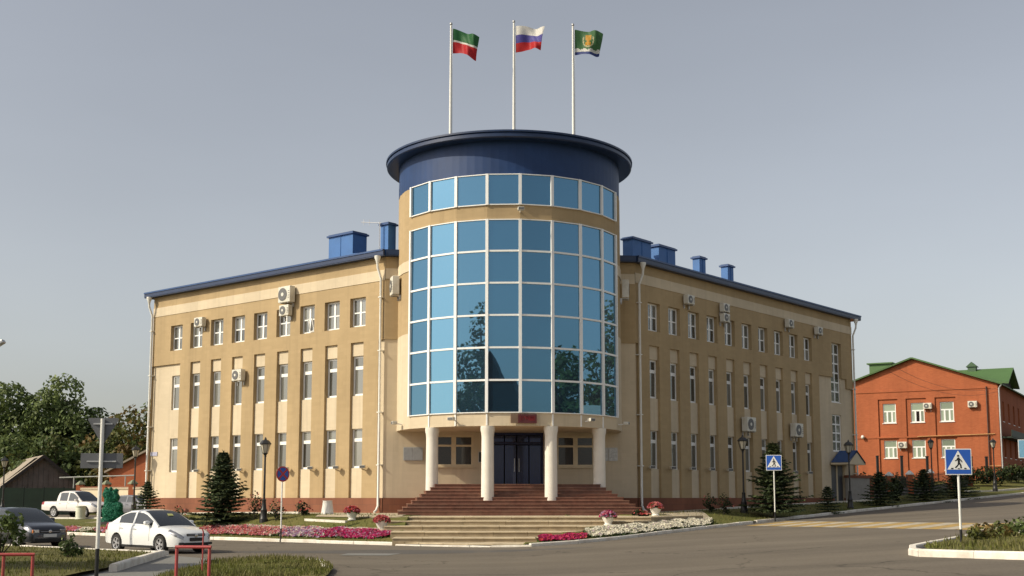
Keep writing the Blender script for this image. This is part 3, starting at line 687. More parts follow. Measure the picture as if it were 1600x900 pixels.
def curtain(name, z0, z1, rows):
    fr = MB(); w = .1
    for i, a in enumerate(ANG):
        x, y = pt(a, RT + .03); fr.box(-w * .7, -.07, z0, w * .7, .06, z1, M=T(x, y, 0) @ RZ(a))
    zs = [z0 + (z1 - z0) * k / rows for k in range(rows + 1)]
    for a, b in zip(ANG, ANG[1:]):
        p, q = Vector(pt(a, RT + .03)), Vector(pt(b, RT + .03)); mid = (p + q) / 2; L_ = (q - p).length; am = (a + b) / 2
        for k, z in enumerate(zs): fr.box(-L_ / 2 + .06, -.045, z - (.045 if k else 0), L_ / 2 - .06, .04, z + (.045 if k < rows else 0), M=T(mid.x, mid.y, 0) @ RZ(am))
    o = fr.build(name, M_frame, B)
    for a, b in zip(ANG, ANG[1:]):
        p, q = Vector(pt(a, RT)), Vector(pt(b, RT)); mid = (p + q) / 2; L_ = (q - p).length; am = (a + b) / 2
        me = MB().box(-L_ / 2 + .03, -.012, -(z1 - z0) / rows / 2 + .02, L_ / 2 - .03, .012, (z1 - z0) / rows / 2 - .02).mesh('pane', M_blueglass)
        for k in range(rows): link('pane', me, o, T(mid.x, mid.y, (zs[k] + zs[k + 1]) / 2) @ RZ(am + R(rnd.gauss(0, .25))) @ Matrix.Rotation(R(rnd.gauss(0, .2)), 4, 'X'))
    return o
curtain('curtain_wall', GZ0, GZ1, 6); curtain('ribbon_window', BZ0, BZ1, 1)
m = MB(); AA = [R(-100 + 200 * k / 100) for k in range(101)]      # ribbed blue sheet collar
pts = [pt(a, RT - .02 + (.005 if k % 2 else 0)) for k, a in enumerate(AA)]
for (p, q) in zip(pts, pts[1:]): m.add([(*p, BZ1 - .02), (*q, BZ1 - .02), (*q, RIMZ + .1), (*p, RIMZ + .1)], [(0, 1, 2, 3)])
m.build('tower_collar', M_bluedark, B)
m = MB(); RR = 6.5
m.lathe([(RT - .4, RIMZ), (RR - .06, RIMZ), (RR, RIMZ + .05), (RR, RIMZ + .2), (RR - .03, RIMZ + .26), (RR + .05, RIMZ + .27), (RR + .05, RIMZ + .36), (RR - .3, RIMZ + .42), (.3, RIMZ + .8)], 96)
m.build('tower_roof', M_eave, B, smooth=25)
# columns
for i in (1, 3, 5, 7):
    x, y = pt(ANG[i], 5.62)
    MB().lathe([(.305, 0), (.29, 3.05), (.305, 3.25), (.34, 3.4), (.345, OVZ - 1.64 - .003)], 28).build('column', M_column, B, T(x, y, 1.64), smooth=60)
# little wall pieces around the entrance
for xb, z, w, h in ((-5.18, 3.75, .34, .62), (-4.78, 3.75, .34, .62), (5.05, 3.75, .4, .6), (5.5, 3.72, .4, .66)):
    pass
def plaque(xb, z, w, h, label, m_):
    o = thing('wall_plaque', label, 'plaque', (RZ(PHI) @ (FC @ Vector((xb + cx, .02, z)))) + C0, PHI + math.atan2(exC.y, exC.x), 'notice plaques beside the entrance')
    MB().box(-w / 2, -.03, -h / 2, w / 2, .03, h / 2).build('panel', m_, o); MB().box(-w / 2 - .03, -.015, -h / 2 - .03, w / 2 + .03, .02, h / 2 + .03).build('frame', M_steel, o)
M_plq = mat('grey_plaque', (.3, .31, .32), .3, .1, 8); M_plq2 = mat('pale_plaque', (.5, .5, .48), .3, .25, 14)
plaque(-5.22, 4.1, .44, .62, 'outer grey plaque on the wall left of the leftmost column', M_plq)
plaque(-4.72, 4.1, .44, .62, 'inner grey plaque next to the leftmost column', M_plq)
plaque(4.98, 4.12, .42, .62, 'inner pale plaque just right of the rightmost column', M_plq2)
plaque(5.5, 4.12, .42, .62, 'outer pale plaque on the wall right of the columns', M_plq2)
plaque(-1.42, 3.95, .3, .5, 'small dark plaque between the left window and the door', M_black)
# dark red display board over the door
a = R(1.5); x, y = pt(R(3), RT + .02)
o = thing('display_board', 'dark red LED display box on the band above the entrance', 'display board', RZ(PHI) @ Vector((x, y, 5.36)) + C0, PHI + R(5))
MB().box(-.42, -.14, 0, .46, .06, .42).build('casing', mat('dark_red_case', (.1, .02, .022), .5), o)
MB().box(-.78, -.08, .0, -.43, .04, .42).build('side_panel', mat('brown_board', (.2, .13, .085), .7), o)
m = MB()
for k in range(34): u = rnd.uniform(-.36, .38); m.box(u, -.146, .1 + .03 * rnd.randrange(7), u + .05, -.141, .12 + .03 * rnd.randrange(7) * 0 + .2)
m.build('led_strip', mat('dim_red_led', (.22, .02, .025), .4), o)
# house-number plate at the far left corner
o = thing('number_plate', 'small pale blue address plate at the left corner of the building', 'address plate', RZ(PHI) @ (FL @ Vector((-17.75, .11, 4.55))) + C0, PHI + R(-45))
MB().box(-.35, -.02, -.12, .35, .02, .12).build('plate', mat('pale_blue_plate', (.42, .42, .55), .4), o)

# stairs: brown pyramid stair and the broad pale one -----------------
st = thing('entrance_stair', 'brown tiled stair rising on three sides to the entrance doors', 'stairs', C0, PHI)
for k in range(9):
    z1 = 1.1 + .157 * (k + 1); yf = -6.95 + .33 * k; hw = 5.72 - .22 * k
    so_ = MB().box(-hw, yf, .9 if k == 0 else z1 - .16, hw + .1, -.12 if k < 8 else -.055, z1 - .035).build('step', M_stepb, st)
    MB().box(-hw - .02, yf - .025, z1 - .034, hw + .12, -.12 if k < 8 else -.055, z1).build('tread', M_tread, so_, bevel=.01)
ft = thing('front_stair', 'broad flight of pale stone steps between the flower beds', 'stairs')
tops = [(46.9, .13), (48.0, .30), (49.3, .50), (50.6, .70), (51.9, .88), (53.2, 1.04)]
for k, (yf, z1) in enumerate(tops):
    yn = tops[k + 1][0] + .25 if k < 5 else 57.5
    if k == 0: yf = 46.2
    x0 = (-4.6, -4.7, -4.9, -5.3, -5.7, -6.1)[k]; xr = lambda y: 2.96 + (y - 49.1) / .826 * .563 + .3
    n = 6; z0 = z1 - .32
    y_front = [(x0 + (min(xr(yf), 9) - x0) * i / n) for i in range(n + 1)]
    for i in range(n):      # each step is a row of slabs
        a, b = y_front[i] + .006, y_front[i + 1] - .006
        ra = a + (xr(yn) - xr(yf)) * (i / n); rb = b + (xr(yn) - xr(yf)) * ((i + 1) / n)
        lift = max(0., gr(b) - .16) * .8
        if k == 0:
            ya, yb_ = max(46.2, kerbY(a) + .25), max(46.2, kerbY(b) + .25)
            if yb_ > yn - .2: continue
        else: ya = yb_ = yf
        z1s = max(z1 + rnd.uniform(-.006, .006), gr(b) + .06 if k == 0 else z1)
        sb = MB().prism([(a, ya), (b, yb_), (rb, yn), (ra, yn)], z1s - .055, z1s).build('stone_slab', M_stepl, ft, bevel=.012)
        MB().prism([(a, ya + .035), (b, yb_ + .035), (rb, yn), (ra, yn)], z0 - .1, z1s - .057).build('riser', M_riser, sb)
# terrace paving along the wings and the walkway kerbs
def strip(name, F_, x0, x1, y0, y1, m_, dz=.012, skip=None):
    mb = MB(); g = []
    for x in frange(x0, x1, .7):
        row = []
        for y in frange(y0, y1, .5):
            w = RZ(PHI) @ (F_ @ Vector((x, y, 0))) + C0; row.append((w.x, w.y, zt(w.x, w.y) + dz))
        g.append(row)
    mb.grid(g, 0, True); return tag(mb.build(name, m_), kind='structure')
strip('walkway', FL, -19.5, 3.0, -3.4, .3, M_pave); strip('walkway', FR, -2.0, 27, -2.2, .3, M_pave)
mb = MB(); g = [[(x, y, zt(x, y) + .02) for y in frange(max(54.2, kerbY(x) + 4.4), 64, .6)][:12] for x in frange(-8.2, -4.9, .55)]
mb.grid([[(x, y0 + (64 - y0) * i / 14, zt(x, y0 + (64 - y0) * i / 14) + .02) for i in range(15)] for x, y0 in [(x, max(53.4, kerbY(x) + 4.6)) for x in frange(-9.0, -4.8, .6)]], 0, True)
mb.grid([[(x, y0 + (64 - y0) * i / 14, zt(x, y0 + (64 - y0) * i / 14) + .02) for i in range(15)] for x, y0 in [(x, max(57.3, kerbY(x) + 2.6)) for x in frange(5.4, 9.5, .6)]], 0, True)
tag(mb.build('terrace', M_pave), kind='structure')
def wz(F_, x, y): w = RZ(PHI) @ (F_ @ Vector((x, y, 0))) + C0; return Vector((w.x, w.y))
def zterr(pts):
    def f(x): return 0
    return f
def kerb2(p0, p1, label, step=1.5, h=.1, w=.14):
    root = D.objects.new('kerb', None); COL.objects.link(root); root['kind'] = 'structure'; root['label'] = label
    pts = polyline_pts([p0, p1], step)
    for a, b in zip(pts, pts[1:]):
        d = (b - a).normalized(); n = Vector((-d.y, d.x)) * w; a2, b2 = a + d * .01, b - d * .01; za, zb = zt(*a), zt(*b)
        P = [(*a2, za - .2), (*b2, zb - .2), (*(b2 + n), zb - .2), (*(a2 + n), za - .2), (*a2, za + h), (*b2, zb + h), (*(b2 + n), zb + h), (*(a2 + n), za + h)]
        MB().add(P, [(0, 1, 5, 4), (1, 2, 6, 5), (2, 3, 7, 6), (3, 0, 4, 7), (4, 5, 6, 7)]).build('kerb_stone', M_kerb, root)
kerb2(wz(FL, -17, -3.5), wz(FL, 0.2, -3.5), 'white kerb at the edge of the walkway by the sunlit wing')
kerb2(Vector((-9.4, 55.4)), Vector((-7.3, 53.6)), 'white kerb at the lawn edge beside the pale steps')
kerb2(wz(FR, 3.5, -2.3), wz(FR, 25, -2.3), 'thin kerb of the walkway by the shaded wing')
kerb2(Vector((-42, 88)), Vector((-24, 78.2)), 'white kerb in front of the parked pickup', 2.0)
mb = MB(); mb.grid([[(x, y, zt(x, y) + .015) for y in [88 - (x + 42) * 9.8 / 18 + q for q in (.3, 2, 4, 6, 8, 10, 12)]] for x in frange(-60, -22.5, 1.5)], 0, True)
tag(mb.build('parking_lot', M_asph), kind='structure')

# ------------------------------------------------------------------ things fixed to the walls
def wall_thing(name, label, cat, F_, x, y, z, group=None, extra=0):
    w = RZ(PHI) @ (F_ @ Vector((x, y, z))) + C0; a = math.atan2((RZ(PHI) @ F_)[1][0], (RZ(PHI) @ F_)[0][0])
    return thing(name, label, cat, w, a + extra, group)
def ac_unit(label, F_, x, z, w=.8, h=.58, d=.3, y=-.1, extra=0, world=None):
    o = wall_thing('air_conditioner', label, 'air conditioner', F_, x, y, z, 'air conditioners on the facades', extra) if world is None else thing('air_conditioner', label, 'air conditioner', world[0], world[1], 'air conditioners on the facades')
    MB().box(-w / 2, -d, 0, w / 2, 0, h).build('casing', M_ac, o, bevel=.02)
    r = min(w, h) * .4; c = -w * .12
    ring_ = MB(); M_ = T(c, -d - .012, h / 2) @ Matrix.Rotation(R(90), 4, 'X'); ring_.lathe([(r, -.01), (r, .012)], 20, M=M_); ring_.build('fan_grille', M_acfan, o)
    MB().lathe([(r * .3, .013), (r * .3, .02)], 12, M=M_).build('fan_hub', M_ac, o)
    m = MB()
    for sx in (-.32, .32): m.box(sx * w - .02, -d, -.05, sx * w + .02, .12, -.01); m.box(sx * w - .02, -.0, -.25, sx * w + .02, .1, -.055)
    m.build('bracket', M_steel, o)
    m = MB()
    for k in range(4): m.box(w * .33, -d - .008, h * (.25 + .14 * k), w * .46, -d - .002, h * (.25 + .14 * k) + .03)
    m.build('louvre', M_acfan, o)
    return o
ac_unit('large air conditioner high between the fifth and sixth top windows of the sunlit wing', FL, -4.95, 12.68, 1.0, .9, .38)
ac_unit('smaller air conditioner directly below the large one on the sunlit wing', FL, -5.05, 11.95, .8, .6, .3)
ac_unit('small air conditioner beside the second top-floor window of the sunlit wing', FL, -12.95, 12.05, .8, .55, .3)
ac_unit('air conditioner beside a middle-floor window of the sunlit wing', FL, -9.1, 8.55, .85, .65, .32)
ac_unit('air conditioner on the wall just left of the round tower', None, 0, 0, .8, .95, .36, world=(RZ(PHI) @ Vector((*pt(R(-80), RT + .08), 12.2)) + C0, PHI + R(-80)))
ac_unit('narrow air conditioner on the wall just right of the round tower', None, 0, 0, .8, .95, .36, world=(RZ(PHI) @ Vector((*pt(R(80), RT + .08), 12.2)) + C0, PHI + R(80)))
ac_unit('lone air conditioner above the second and third top windows of the shaded wing', FR, 3.85, 12.72, .75, .52)
ac_unit('upper one of the two stacked air conditioners on the shaded wing', FR, 7.85, 12.75, .72, .5)
ac_unit('lower one of the two stacked air conditioners on the shaded wing', FR, 7.85, 12.15, .72, .5)
ac_unit('air conditioner near the eighth top window of the shaded wing', FR, 16.1, 12.72, .75, .52)
ac_unit('farthest small air conditioner at the top of the shaded wing', FR, 20.3, 12.7, .72, .5)
ac_unit('big air conditioner above a lower window, behind the shorter street lamp head', FR, 10.35, 5.8, 1.05, .85, .4)
ac_unit('big air conditioner above a lower window near the right end of the shaded wing', FR, 16.6, 5.72, 1.05, .85, .4)
ords = ['first', 'second', 'third', 'fourth', 'fifth', 'sixth', 'seventh', 'eighth', 'ninth', 'tenth']
def flood(label, W, rz, sx=0):
    o = thing('floodlight', label, 'floodlight', W, rz, 'wall floodlights')
    e = Vector((.42 * sx, -.3, .06)) if sx else Vector((0, -.34, .05))
    MB().tube([(0, .22, 0), (0, -.06, .02), e], .03, 6).build('arm', M_frame, o, smooth=50)
    MM = T(*e) @ RZ(R(35 * sx))
    MB().box(-.15, -.2, -.05, .15, .06, .11, M=MM).build('housing', M_ac, o, bevel=.02)
    MB().box(-.13, -.203, -.03, .13, -.201, .09, M=MM).build('lens', M_acfan, o)
    return o
aL = PHI - R(45); aR = PHI + R(45)
for i in range(1, 9):
    if i == 4: continue
    flood('%s floodlight from the left below the ground-floor windows of the sunlit wing' % ords[i - 1 if i < 4 else i - 2], RZ(PHI) @ (FL @ Vector((LX[i] + .9, .05, 3.36))) + C0, aL, 1)
for i in (0, 1, 2, 3, 4, 8, 9):
    k = [0, 1, 2, 3, 4, 8, 9].index(i)
    flood('%s floodlight from the tower below the ground-floor windows of the shaded wing' % ords[k], RZ(PHI) @ (FR @ Vector((RX[i] + .1, .05, 3.38))) + C0, aR, -1)
for k, (ad, z, lb) in enumerate(((-72, 5.5, 'leftmost floodlight on the band under the tower glass'), (-31.2, 5.5, 'floodlight on the tower band left of the second column'), (34, 5.5, 'floodlight on the tower band right of the third column'), (66, 5.5, 'rightmost floodlight on the band under the tower glass'), (0, 15.55, 'lone floodlight high on the tan band between the tower windows'))):
    x, y = pt(R(ad), RT); flood(lb, RZ(PHI) @ Vector((x, y, z)) + C0, PHI + R(ad))

# ------------------------------------------------------------------ flagpoles on the tower
def flag_mesh(L_, H, fn, droop, seed, mats):
    m = MB(); nx, nz = 36, 26; rs = random.Random(seed); ph = rs.uniform(0, 6)
    P = []
    for j in range(nz + 1):
        row = []
        for i in range(nx + 1):
            u, v = i / nx, j / nz
            x = L_ * (u - .16 * u * u * (1 - v)); y = .22 * u ** .7 * math.sin(6.5 * u - 1.6 * v + ph) + .07 * u * math.sin(15 * u + 5 * v + ph)
            z = -H * (1 - v) * (1 - .22 * u) - droop * u * (.4 + .6 * u) + .10 * u * math.sin(5 * u + ph + 2 * v)
            row.append((x, y, z))
        P.append(row)
    for j in range(nz):
        for i in range(nx):
            m.add([P[j][i], P[j][i + 1], P[j + 1][i + 1], P[j + 1][i]], [(0, 1, 2, 3)], fn((i + .5) / nx, (j + .5) / nz))
    return m
def clothmat(n, c): return leafmat(n, c, .0, .35)
def russia(u, v): return 0 if v > .66 else 1 if v > .33 else 2
def tatar(u, v): return 0 if v > .535 else 1 if v > .465 else 2
def district(u, v):
    if v < .10: return 1
    if v < .24 + .03 * math.sin(u * 22): return 2
    du, dv = (u - .5) / .2, (v - .62) / .28
    r = du * du + dv * dv
    if abs(du) < .55 and abs(dv) < .85 and not (abs(du) > .3 and -.35 < dv < 0): return 3
    if .85 < r < 1.25 and dv < .5: return 4
    return 0
FLAGS = [((-3.2, 61.2), 26.5, tatar, [clothmat('flag_green', (.03, .13, .045)), clothmat('flag_white', (.7, .68, .62)), clothmat('flag_red', (.48, .025, .03))], .7, 1, 'white flagpole at left with a green and red flag split by a thin white line', 1.45, 1.35),
    ((.1, 61.5), 26.75, russia, [clothmat('flag_white', (.75, .72, .66)), clothmat('flag_blue', (.1, .09, .32)), clothmat('flag_red', (.5, .03, .03))], .2, 2, 'white flagpole in the middle with a white, blue and red striped flag', 1.6, 1.45),
    ((3.2, 61.2), 26.45, district, [clothmat('flag_green', (.06, .15, .06)), clothmat('flag_blue', (.04, .06, .2)), clothmat('flag_white', (.65, .64, .58)), clothmat('flag_gold', (.5, .25, .02)), clothmat('flag_pale_gold', (.45, .42, .25))], .42, 3, 'white flagpole at right with a green flag bearing a golden emblem', 1.5, 1.4)]
for (x, y), zt_, fn, mats, dr, sd, lb, FLn, FH in FLAGS:
    o = thing('flagpole', lb, 'flagpole', (x, y, RIMZ + .4), 0, 'flagpoles on the tower roof'); h = zt_ - RIMZ - .4
    MB().tube([(0, 0, 0), (0, 0, h * .5), (0, 0, h)], [.085, .07, .05], 10).build('pole', M_white, o, smooth=60)
    MB().lathe([(.02, 0), (.07, .04), (.08, .09), (.05, .15), (.01, .17)], 10).build('finial', M_steel, o, T(0, 0, h), smooth=60)
    MB().lathe([(.22, 0), (.22, .06), (.1, .14), (.09, .3)], 12).build('socket', M_eave, o)
    flag_mesh(FLn, FH, fn, dr, sd, None).build('flag', mats, o, T(.09, 0, h - .18) @ RZ(R(-12)), smooth=80)
    MB().tube([(.1, -.02, .5), (.085, -.03, h - .2)], .008, 4).build('halyard', M_white, o)

# ------------------------------------------------------------------ street lamps
def lamp(label, x, y, h, z=None):
    z = zt(x, y) if z is None else z
    o = thing('street_lamp', label, 'street lamp', (x, y, z), rnd.uniform(0, 1), 'lantern street lamps'); 
    MB().lathe([(.2, -.1), (.2, .12), (.17, .16), (.15, .5), (.16, .53), (.12, .6), (.085, .95), (.1, 1.0), (.06, 1.05)], 10).build('base', M_black, o, smooth=35)
    MB().lathe([(.052, 1.04), (.045, h - .86), (.07, h - .84), (.05, h - .8), (.1, h - .72)], 10).build('pole', M_black, o, smooth=35)
    l = MB().lathe([(.12, h - .72), (.13, h - .68)], 6); 
    for k in range(6):
        a = 6.283 * k / 6; l.tube([(.12 * math.cos(a), .12 * math.sin(a), h - .7), (.235 * math.cos(a), .235 * math.sin(a), h - .27)], .012, 4)
    l.lathe([(.27, h - .28), (.28, h - .25), (.16, h - .1), (.06, h - .06), (.05, h - .02), (.015, h + .06)], 6)
    l = l.build('lantern_frame', M_black, o)
    MB().lathe([(.105, h - .68), (.215, h - .285)], 6, caps=False).build('lantern_glass', M_lampglass, l)
    return o
lamp('street lamp on the lawn between the spruce and the no-stopping sign', -11.5, 56.7, 3.85)
lamp('street lamp at far left before the dark green fence', -35, 84, 3.9, .75)
lamp('street lamp behind the white sedan beside the small spruce', -23.2, 75, 4.15, .9)
lamp('street lamp in front of the shaded wing, left of the near-wall pedestrian sign', 11.95, 63, 3.95)
lamp('street lamp at the right end of the shaded wing by the blue door canopy', 19.65, 71, 3.95)
lamp('street lamp before the red brick house, just left of the big pedestrian sign', 31.7, 92, 4.0, 2.3)
lamp('street lamp at the right corner of the red brick house', 37.6, 95, 4.0, 2.45)
# a lamp bracket reaching in from the left
o = thing('street_light', 'grey street light whose arm just reaches in at the left edge', 'street light', (-18.6, 40, .1), 0)
MB().tube([(0, 0, -.2), (0, 0, 3), (0, 0, 6.2)], [.09, .08, .06], 8).build('pole', M_steel, o); MB().tube([(0, 0, 6.1), (.6, 0, 6.45), (1.3, 0, 6.62)], .035, 6).build('arm', M_steel, o)
MB().box(-.05, -.12, -.04, .62, .12, .09).build('lamp_head', M_steel, o, T(1.2, 0, 6.58) @ Matrix.Rotation(R(-32), 4, 'Y'), bevel=.03)

# ------------------------------------------------------------------ road signs
def sign_pole(o, h, zb=.35):
    MB().tube([(0, 0, zb), (0, 0, h)], .032, 10).build('pole', M_white, o, smooth=60); MB().tube([(0, 0, -.2), (0, 0, zb - .002)], .034, 10).build('pole_foot', M_signblack, o, smooth=60)
def flat(pts, y, m, name, parent, th=.003):
    return MB().prism(pts, 0, th, M=T(0, y, 0) @ Matrix.Rotation(R(90), 4, 'X')).build(name, m, parent)
def crossing_sign(label, x, y, z, h, s, rz=0):
    o = thing('pedestrian_sign', label, 'road sign', (x, y, z), rz, 'pedestrian crossing signs'); sign_pole(o, h - s)
    zc = h - s / 2; k = s / 2
    pl = MB().box(-k, -.05, zc - k, k, -.035, zc + k).build('plate', M_signwhite, o)
    MB().box(-k * .93, -.054, zc - k * .93, k * .93, -.051, zc + k * .93).build('blue_field', M_signblue, pl)
    q = lambda L_: [(a * k, b * k + zc) for a, b in L_]
    flat(q([(-.86, -.6), (.86, -.6), (0, .86)]), -.0545, M_signwhite, 'triangle', pl)
    m = MB(); MM = T(0, -.059, 0) @ Matrix.Rotation(R(90), 4, 'X')
    for P in ([(-.09, .3), (.07, .34), (.12, .0), (-.05, -.06)], [(-.05, -.06), (.1, -.02), (.02, -.24), (-.22, -.5), (-.3, -.44), (-.08, -.22)], [(.02, -.1), (.12, -.06), (.2, -.26), (.24, -.5), (.13, -.5), (.1, -.28)],
              [(.04, .3), (.12, .24), (.26, .08), (.3, -.02), (.24, -.05), (.18, .06), (.06, .18)], [(-.08, .28), (-.02, .22), (-.16, .06), (-.26, .04), (-.27, .1), (-.18, .13)],
              [(math.cos(t * .6283) * .085 - .01, math.sin(t * .6283) * .085 + .45) for t in range(10)], [(-.62, -.56), (-.42, -.56), (-.4, -.47), (-.55, -.47)], [(.42, -.56), (.62, -.56), (.55, -.47), (.4, -.47)], [(-.1, -.56), (.1, -.56), (.06, -.5), (-.06, -.5)]):
        m.prism(q(P), 0, .003, M=MM)
    m.build('walking_figure', M_signblack, pl)
    return o
crossing_sign('pedestrian crossing sign in front of the spruce by the shaded wing', 12.96, 60.3, zt(12.96, 60.3), 3.15, .76, R(-6))
crossing_sign('nearer pedestrian crossing sign on the grass island before the red house', 11.35, 31, gr(11.35) + .1, 2.38, .66, R(-4))
o = thing('no_stopping_sign', 'round blue and red no-stopping sign on a white pole in the flower bed', 'road sign', (-9.8, 52, zt(-9.8, 52)), R(44))
zn = 2.86 - o.location.z; sign_pole(o, zn - .2, .45); zc = zn; r = .33
MF = T(0, -.04, zc) @ Matrix.Rotation(R(90), 4, 'X')
pl = MB().lathe([(r, 0), (r, .012)], 32, M=MF).build('plate', M_signred, o)
MB().lathe([(r * .82, .013), (r * .82, .016)], 32, M=MF).build('blue_field', M_signblue, pl)
m = MB()
for a in (45, -45): m.box(-r * .82, -.04, .0165 + (.002 if a > 0 else 0), r * .82, .04, .0185 + (.002 if a > 0 else 0), M=MF @ RZ(R(a)))
m.build('red_cross', M_signred, pl)
o = thing('give_way_sign', 'white and black sign pole seen from behind with triangle and board', 'road sign', (-9.62, 28.5, .08), R(3))
MB().tube([(0, 0, .6), (0, 0, 3.62)], .045, 12).build('pole', M_white, o, smooth=60); MB().tube([(0, 0, -.2), (0, 0, .598)], .046, 12).build('pole_foot', M_signblack, o, smooth=60)
def rounded_tri(s, z):
    P = []
    for a, b in ((-.5, 0), (0, -.83), (.5, 0)):
        for d in (-1, 0, 1): P.append((a * s * .94 + .02 * d * (1 if a >= 0 else 1), b * s * .94 + z + (.02 if a else -.02) * (1 - abs(d))))
    return P
flat([(-.34, 3.64), (-.36, 3.6), (-.02, 3.02), (.02, 3.02), (.36, 3.6), (.34, 3.64)], .07, M_signback, 'triangle_plate', o, .012)
MB().box(-.49, .058, 2.46, .49, .07, 2.81).build('board_plate', M_signback, o, bevel=.004)
for z, w in ((3.5, .22), (2.62, .34)): MB().box(-w, .03, z - .015, w, .057, z + .015).build('bracket', M_steel, o)

# ------------------------------------------------------------------ crossing paint
cr = D.objects.new('crosswalk', None); COL.objects.link(cr); cr['kind'] = 'structure'; cr['label'] = 'worn yellow and white zebra crossing over the right street'
A, Bv = Vector((10.7, 56.2)), Vector((16.3, 35.2)); d2 = Vector((.639, .769)) * 4.2; n = 22
for i in range(n):
    a, b = A.lerp(Bv, i / n), A.lerp(Bv, (i + .96) / n); P = []
    q = [a, b, b + d2, a + d2]; g = []
    for u in range(5): l, r_ = a + d2 * u / 4, b + d2 * u / 4; g.append([(l.x, l.y, gr(l.x) + .006), (r_.x, r_.y, gr(r_.x) + .006)])
    mb = MB(); mb.grid(g); mb.build('stripe', M_lineW if i % 2 else M_lineY, cr)

# ------------------------------------------------------------------ near grass islands
def patch(name, poly, z0, m_, edge=.0):
    mb = MB(); cxy = Vector((sum(p[0] for p in poly) / len(poly), sum(p[1] for p in poly) / len(poly))); n = len(poly); rings = [1, .93, .8, .6, .35, .12]; P = []
    for f in rings: P.append([((cxy.x + (p[0] - cxy.x) * f), (cxy.y + (p[1] - cxy.y) * f), gr(cxy.x + (p[0] - cxy.x) * f) + z0 + .10 * (1 - f) + .02 * rnd.uniform(-1, 1)) for p in poly + poly[:1]])
    mb.grid(P); return tag(mb.build(name, m_), kind='structure')
def subdiv(poly, k=4): return [(a[0] + (b[0] - a[0]) * i / k, a[1] + (b[1] - a[1]) * i / k) for a, b in zip(poly, poly[1:] + poly[:1]) for i in range(k)]
PA = [(-11.45, 39.5), (-10.3, 31.2), (-9.9, 24), (-30, 24), (-45, 62), (-32.5, 55.9)]
PB = [(-8.5, 33.9), (-7.5, 36.4), (-6.2, 35.9), (-5.35, 34.6), (-4.55, 31.4), (-4.1, 26.5), (-7.8, 26.5)]
PC = [(9.6, 28.3), (10.35, 30.9), (13.6, 35.5), (16, 39.2), (26, 44), (26, 20), (13.2, 20.2), (10.85, 25.3)]
patch('grass_verge', subdiv(PA), .1, M_dry); patch('grass_verge', subdiv(PB), .08, M_lawn); patch('grass_island', subdiv(PC), .1, M_dry)
path_sheet = drape('footpath', [(-9.8, 24), (-6.9, 24), (-8.3, 36.5), (-11.2, 39.9)], M_patch, .005)
kerb([(-45.2, 62.9), (-32.6, 56.5), (-18.87, 45.6), (-11.25, 39.75)], 'white kerb behind the near grass, in front of the cars', step=2.0)
kerb([(-9.95, 31.0), (-11.05, 39.2)], 'leaning white kerb stones beside the footpath', step=2.0, h=.2, w=.2, jit=.01)
kerb([(-4.62, 31.2), (-5.3, 34.7), (-5.75, 35.4)], 'short white kerb at the corner of the near grass patch', step=1.6)
kerb([(26, 44.3), (16, 39.4)], 'white kerb of the island far side', step=1.5)
kerb([(13.8, 35.9), (10.1, 31.2), (9.45, 29.2)], 'white kerb on the street side of the grass island', step=1.5)
kerb([(9.38, 29.1), (9.35, 28.3), (10.75, 25.2), (13.0, 20.2)], 'thick whitewashed kerb at the front of the grass island', step=1.8, h=.17, w=.22)
kerb([(14.9, 35.0), (14.1, 34.2)], 'loose white kerb stone lying in the island grass', step=2, h=.22)
def inside(poly, x, y):
    c = False; n = len(poly)
    for i in range(n):
        (x1, y1), (x2, y2) = poly[i], poly[(i + 1) % n]
        if (y1 > y) != (y2 > y) and x < (x2 - x1) * (y - y1) / (y2 - y1) + x1: c = not c
    return c
def blades(name, test, box, n, h, mats, zf, clump=.55):
    mb = MB(); k = 0; tries = 0
    while k < n and tries < n * 8:
        tries += 1; x, y = rnd.uniform(box[0], box[2]), rnd.uniform(box[1], box[3])
        if not test(x, y): continue
        if noise.noise(Vector((x * clump, y * clump, 3))) + rnd.uniform(-.45, .45) < -.12: continue
        k += 1; z = zf(x, y); hh = h * rnd.uniform(.4, 1.3) * (1 + .6 * noise.noise(Vector((x * .7, y * .7, 9)))); a = rnd.uniform(0, 3.14); w = .018; dx, dy = rnd.uniform(-.5, .5) * hh, rnd.uniform(-.5, .5) * hh
        mb.add([(x - w * math.cos(a), y - w * math.sin(a), z - .02), (x + w * math.cos(a), y + w * math.sin(a), z - .02), (x + dx, y + dy, z + hh)], [(0, 1, 2)], 0 if rnd.random() < .5 + noise.noise(Vector((x * .5, y * .5, 0))) else 1)
    return tag(mb.build(name, mats), kind='stuff')
tag(blades('grass', lambda x, y: inside(PA, x, y), (-22, 25, -9, 47), 9000, .085, [M_grass, M_grassdry], lambda x, y: gr(x) + .12), 'thin dry grass on the near verge below the cars')
tag(blades('grass', lambda x, y: inside(PB, x, y), (-8.6, 26, -4, 37), 6000, .1, [M_grass, M_grassdry], lambda x, y: gr(x) + .12), 'green grass on the small near patch right of the footpath')
tag(blades('grass', lambda x, y: inside(PC, x, y), (9, 22, 20, 42), 8000, .11, [M_grass, M_grassdry], lambda x, y: gr(x) + .13), 'scrubby grass on the island under the pedestrian sign')
tag(blades('grass', lambda x, y: kerbY(x) + .3 < y < kerbY(x) + 7 and not in_stair(x, y, -.3), (-40, 46, 36, 100), 22000, .1, [M_grass, M_grassdry], zt), 'mown lawn in front of the office block')

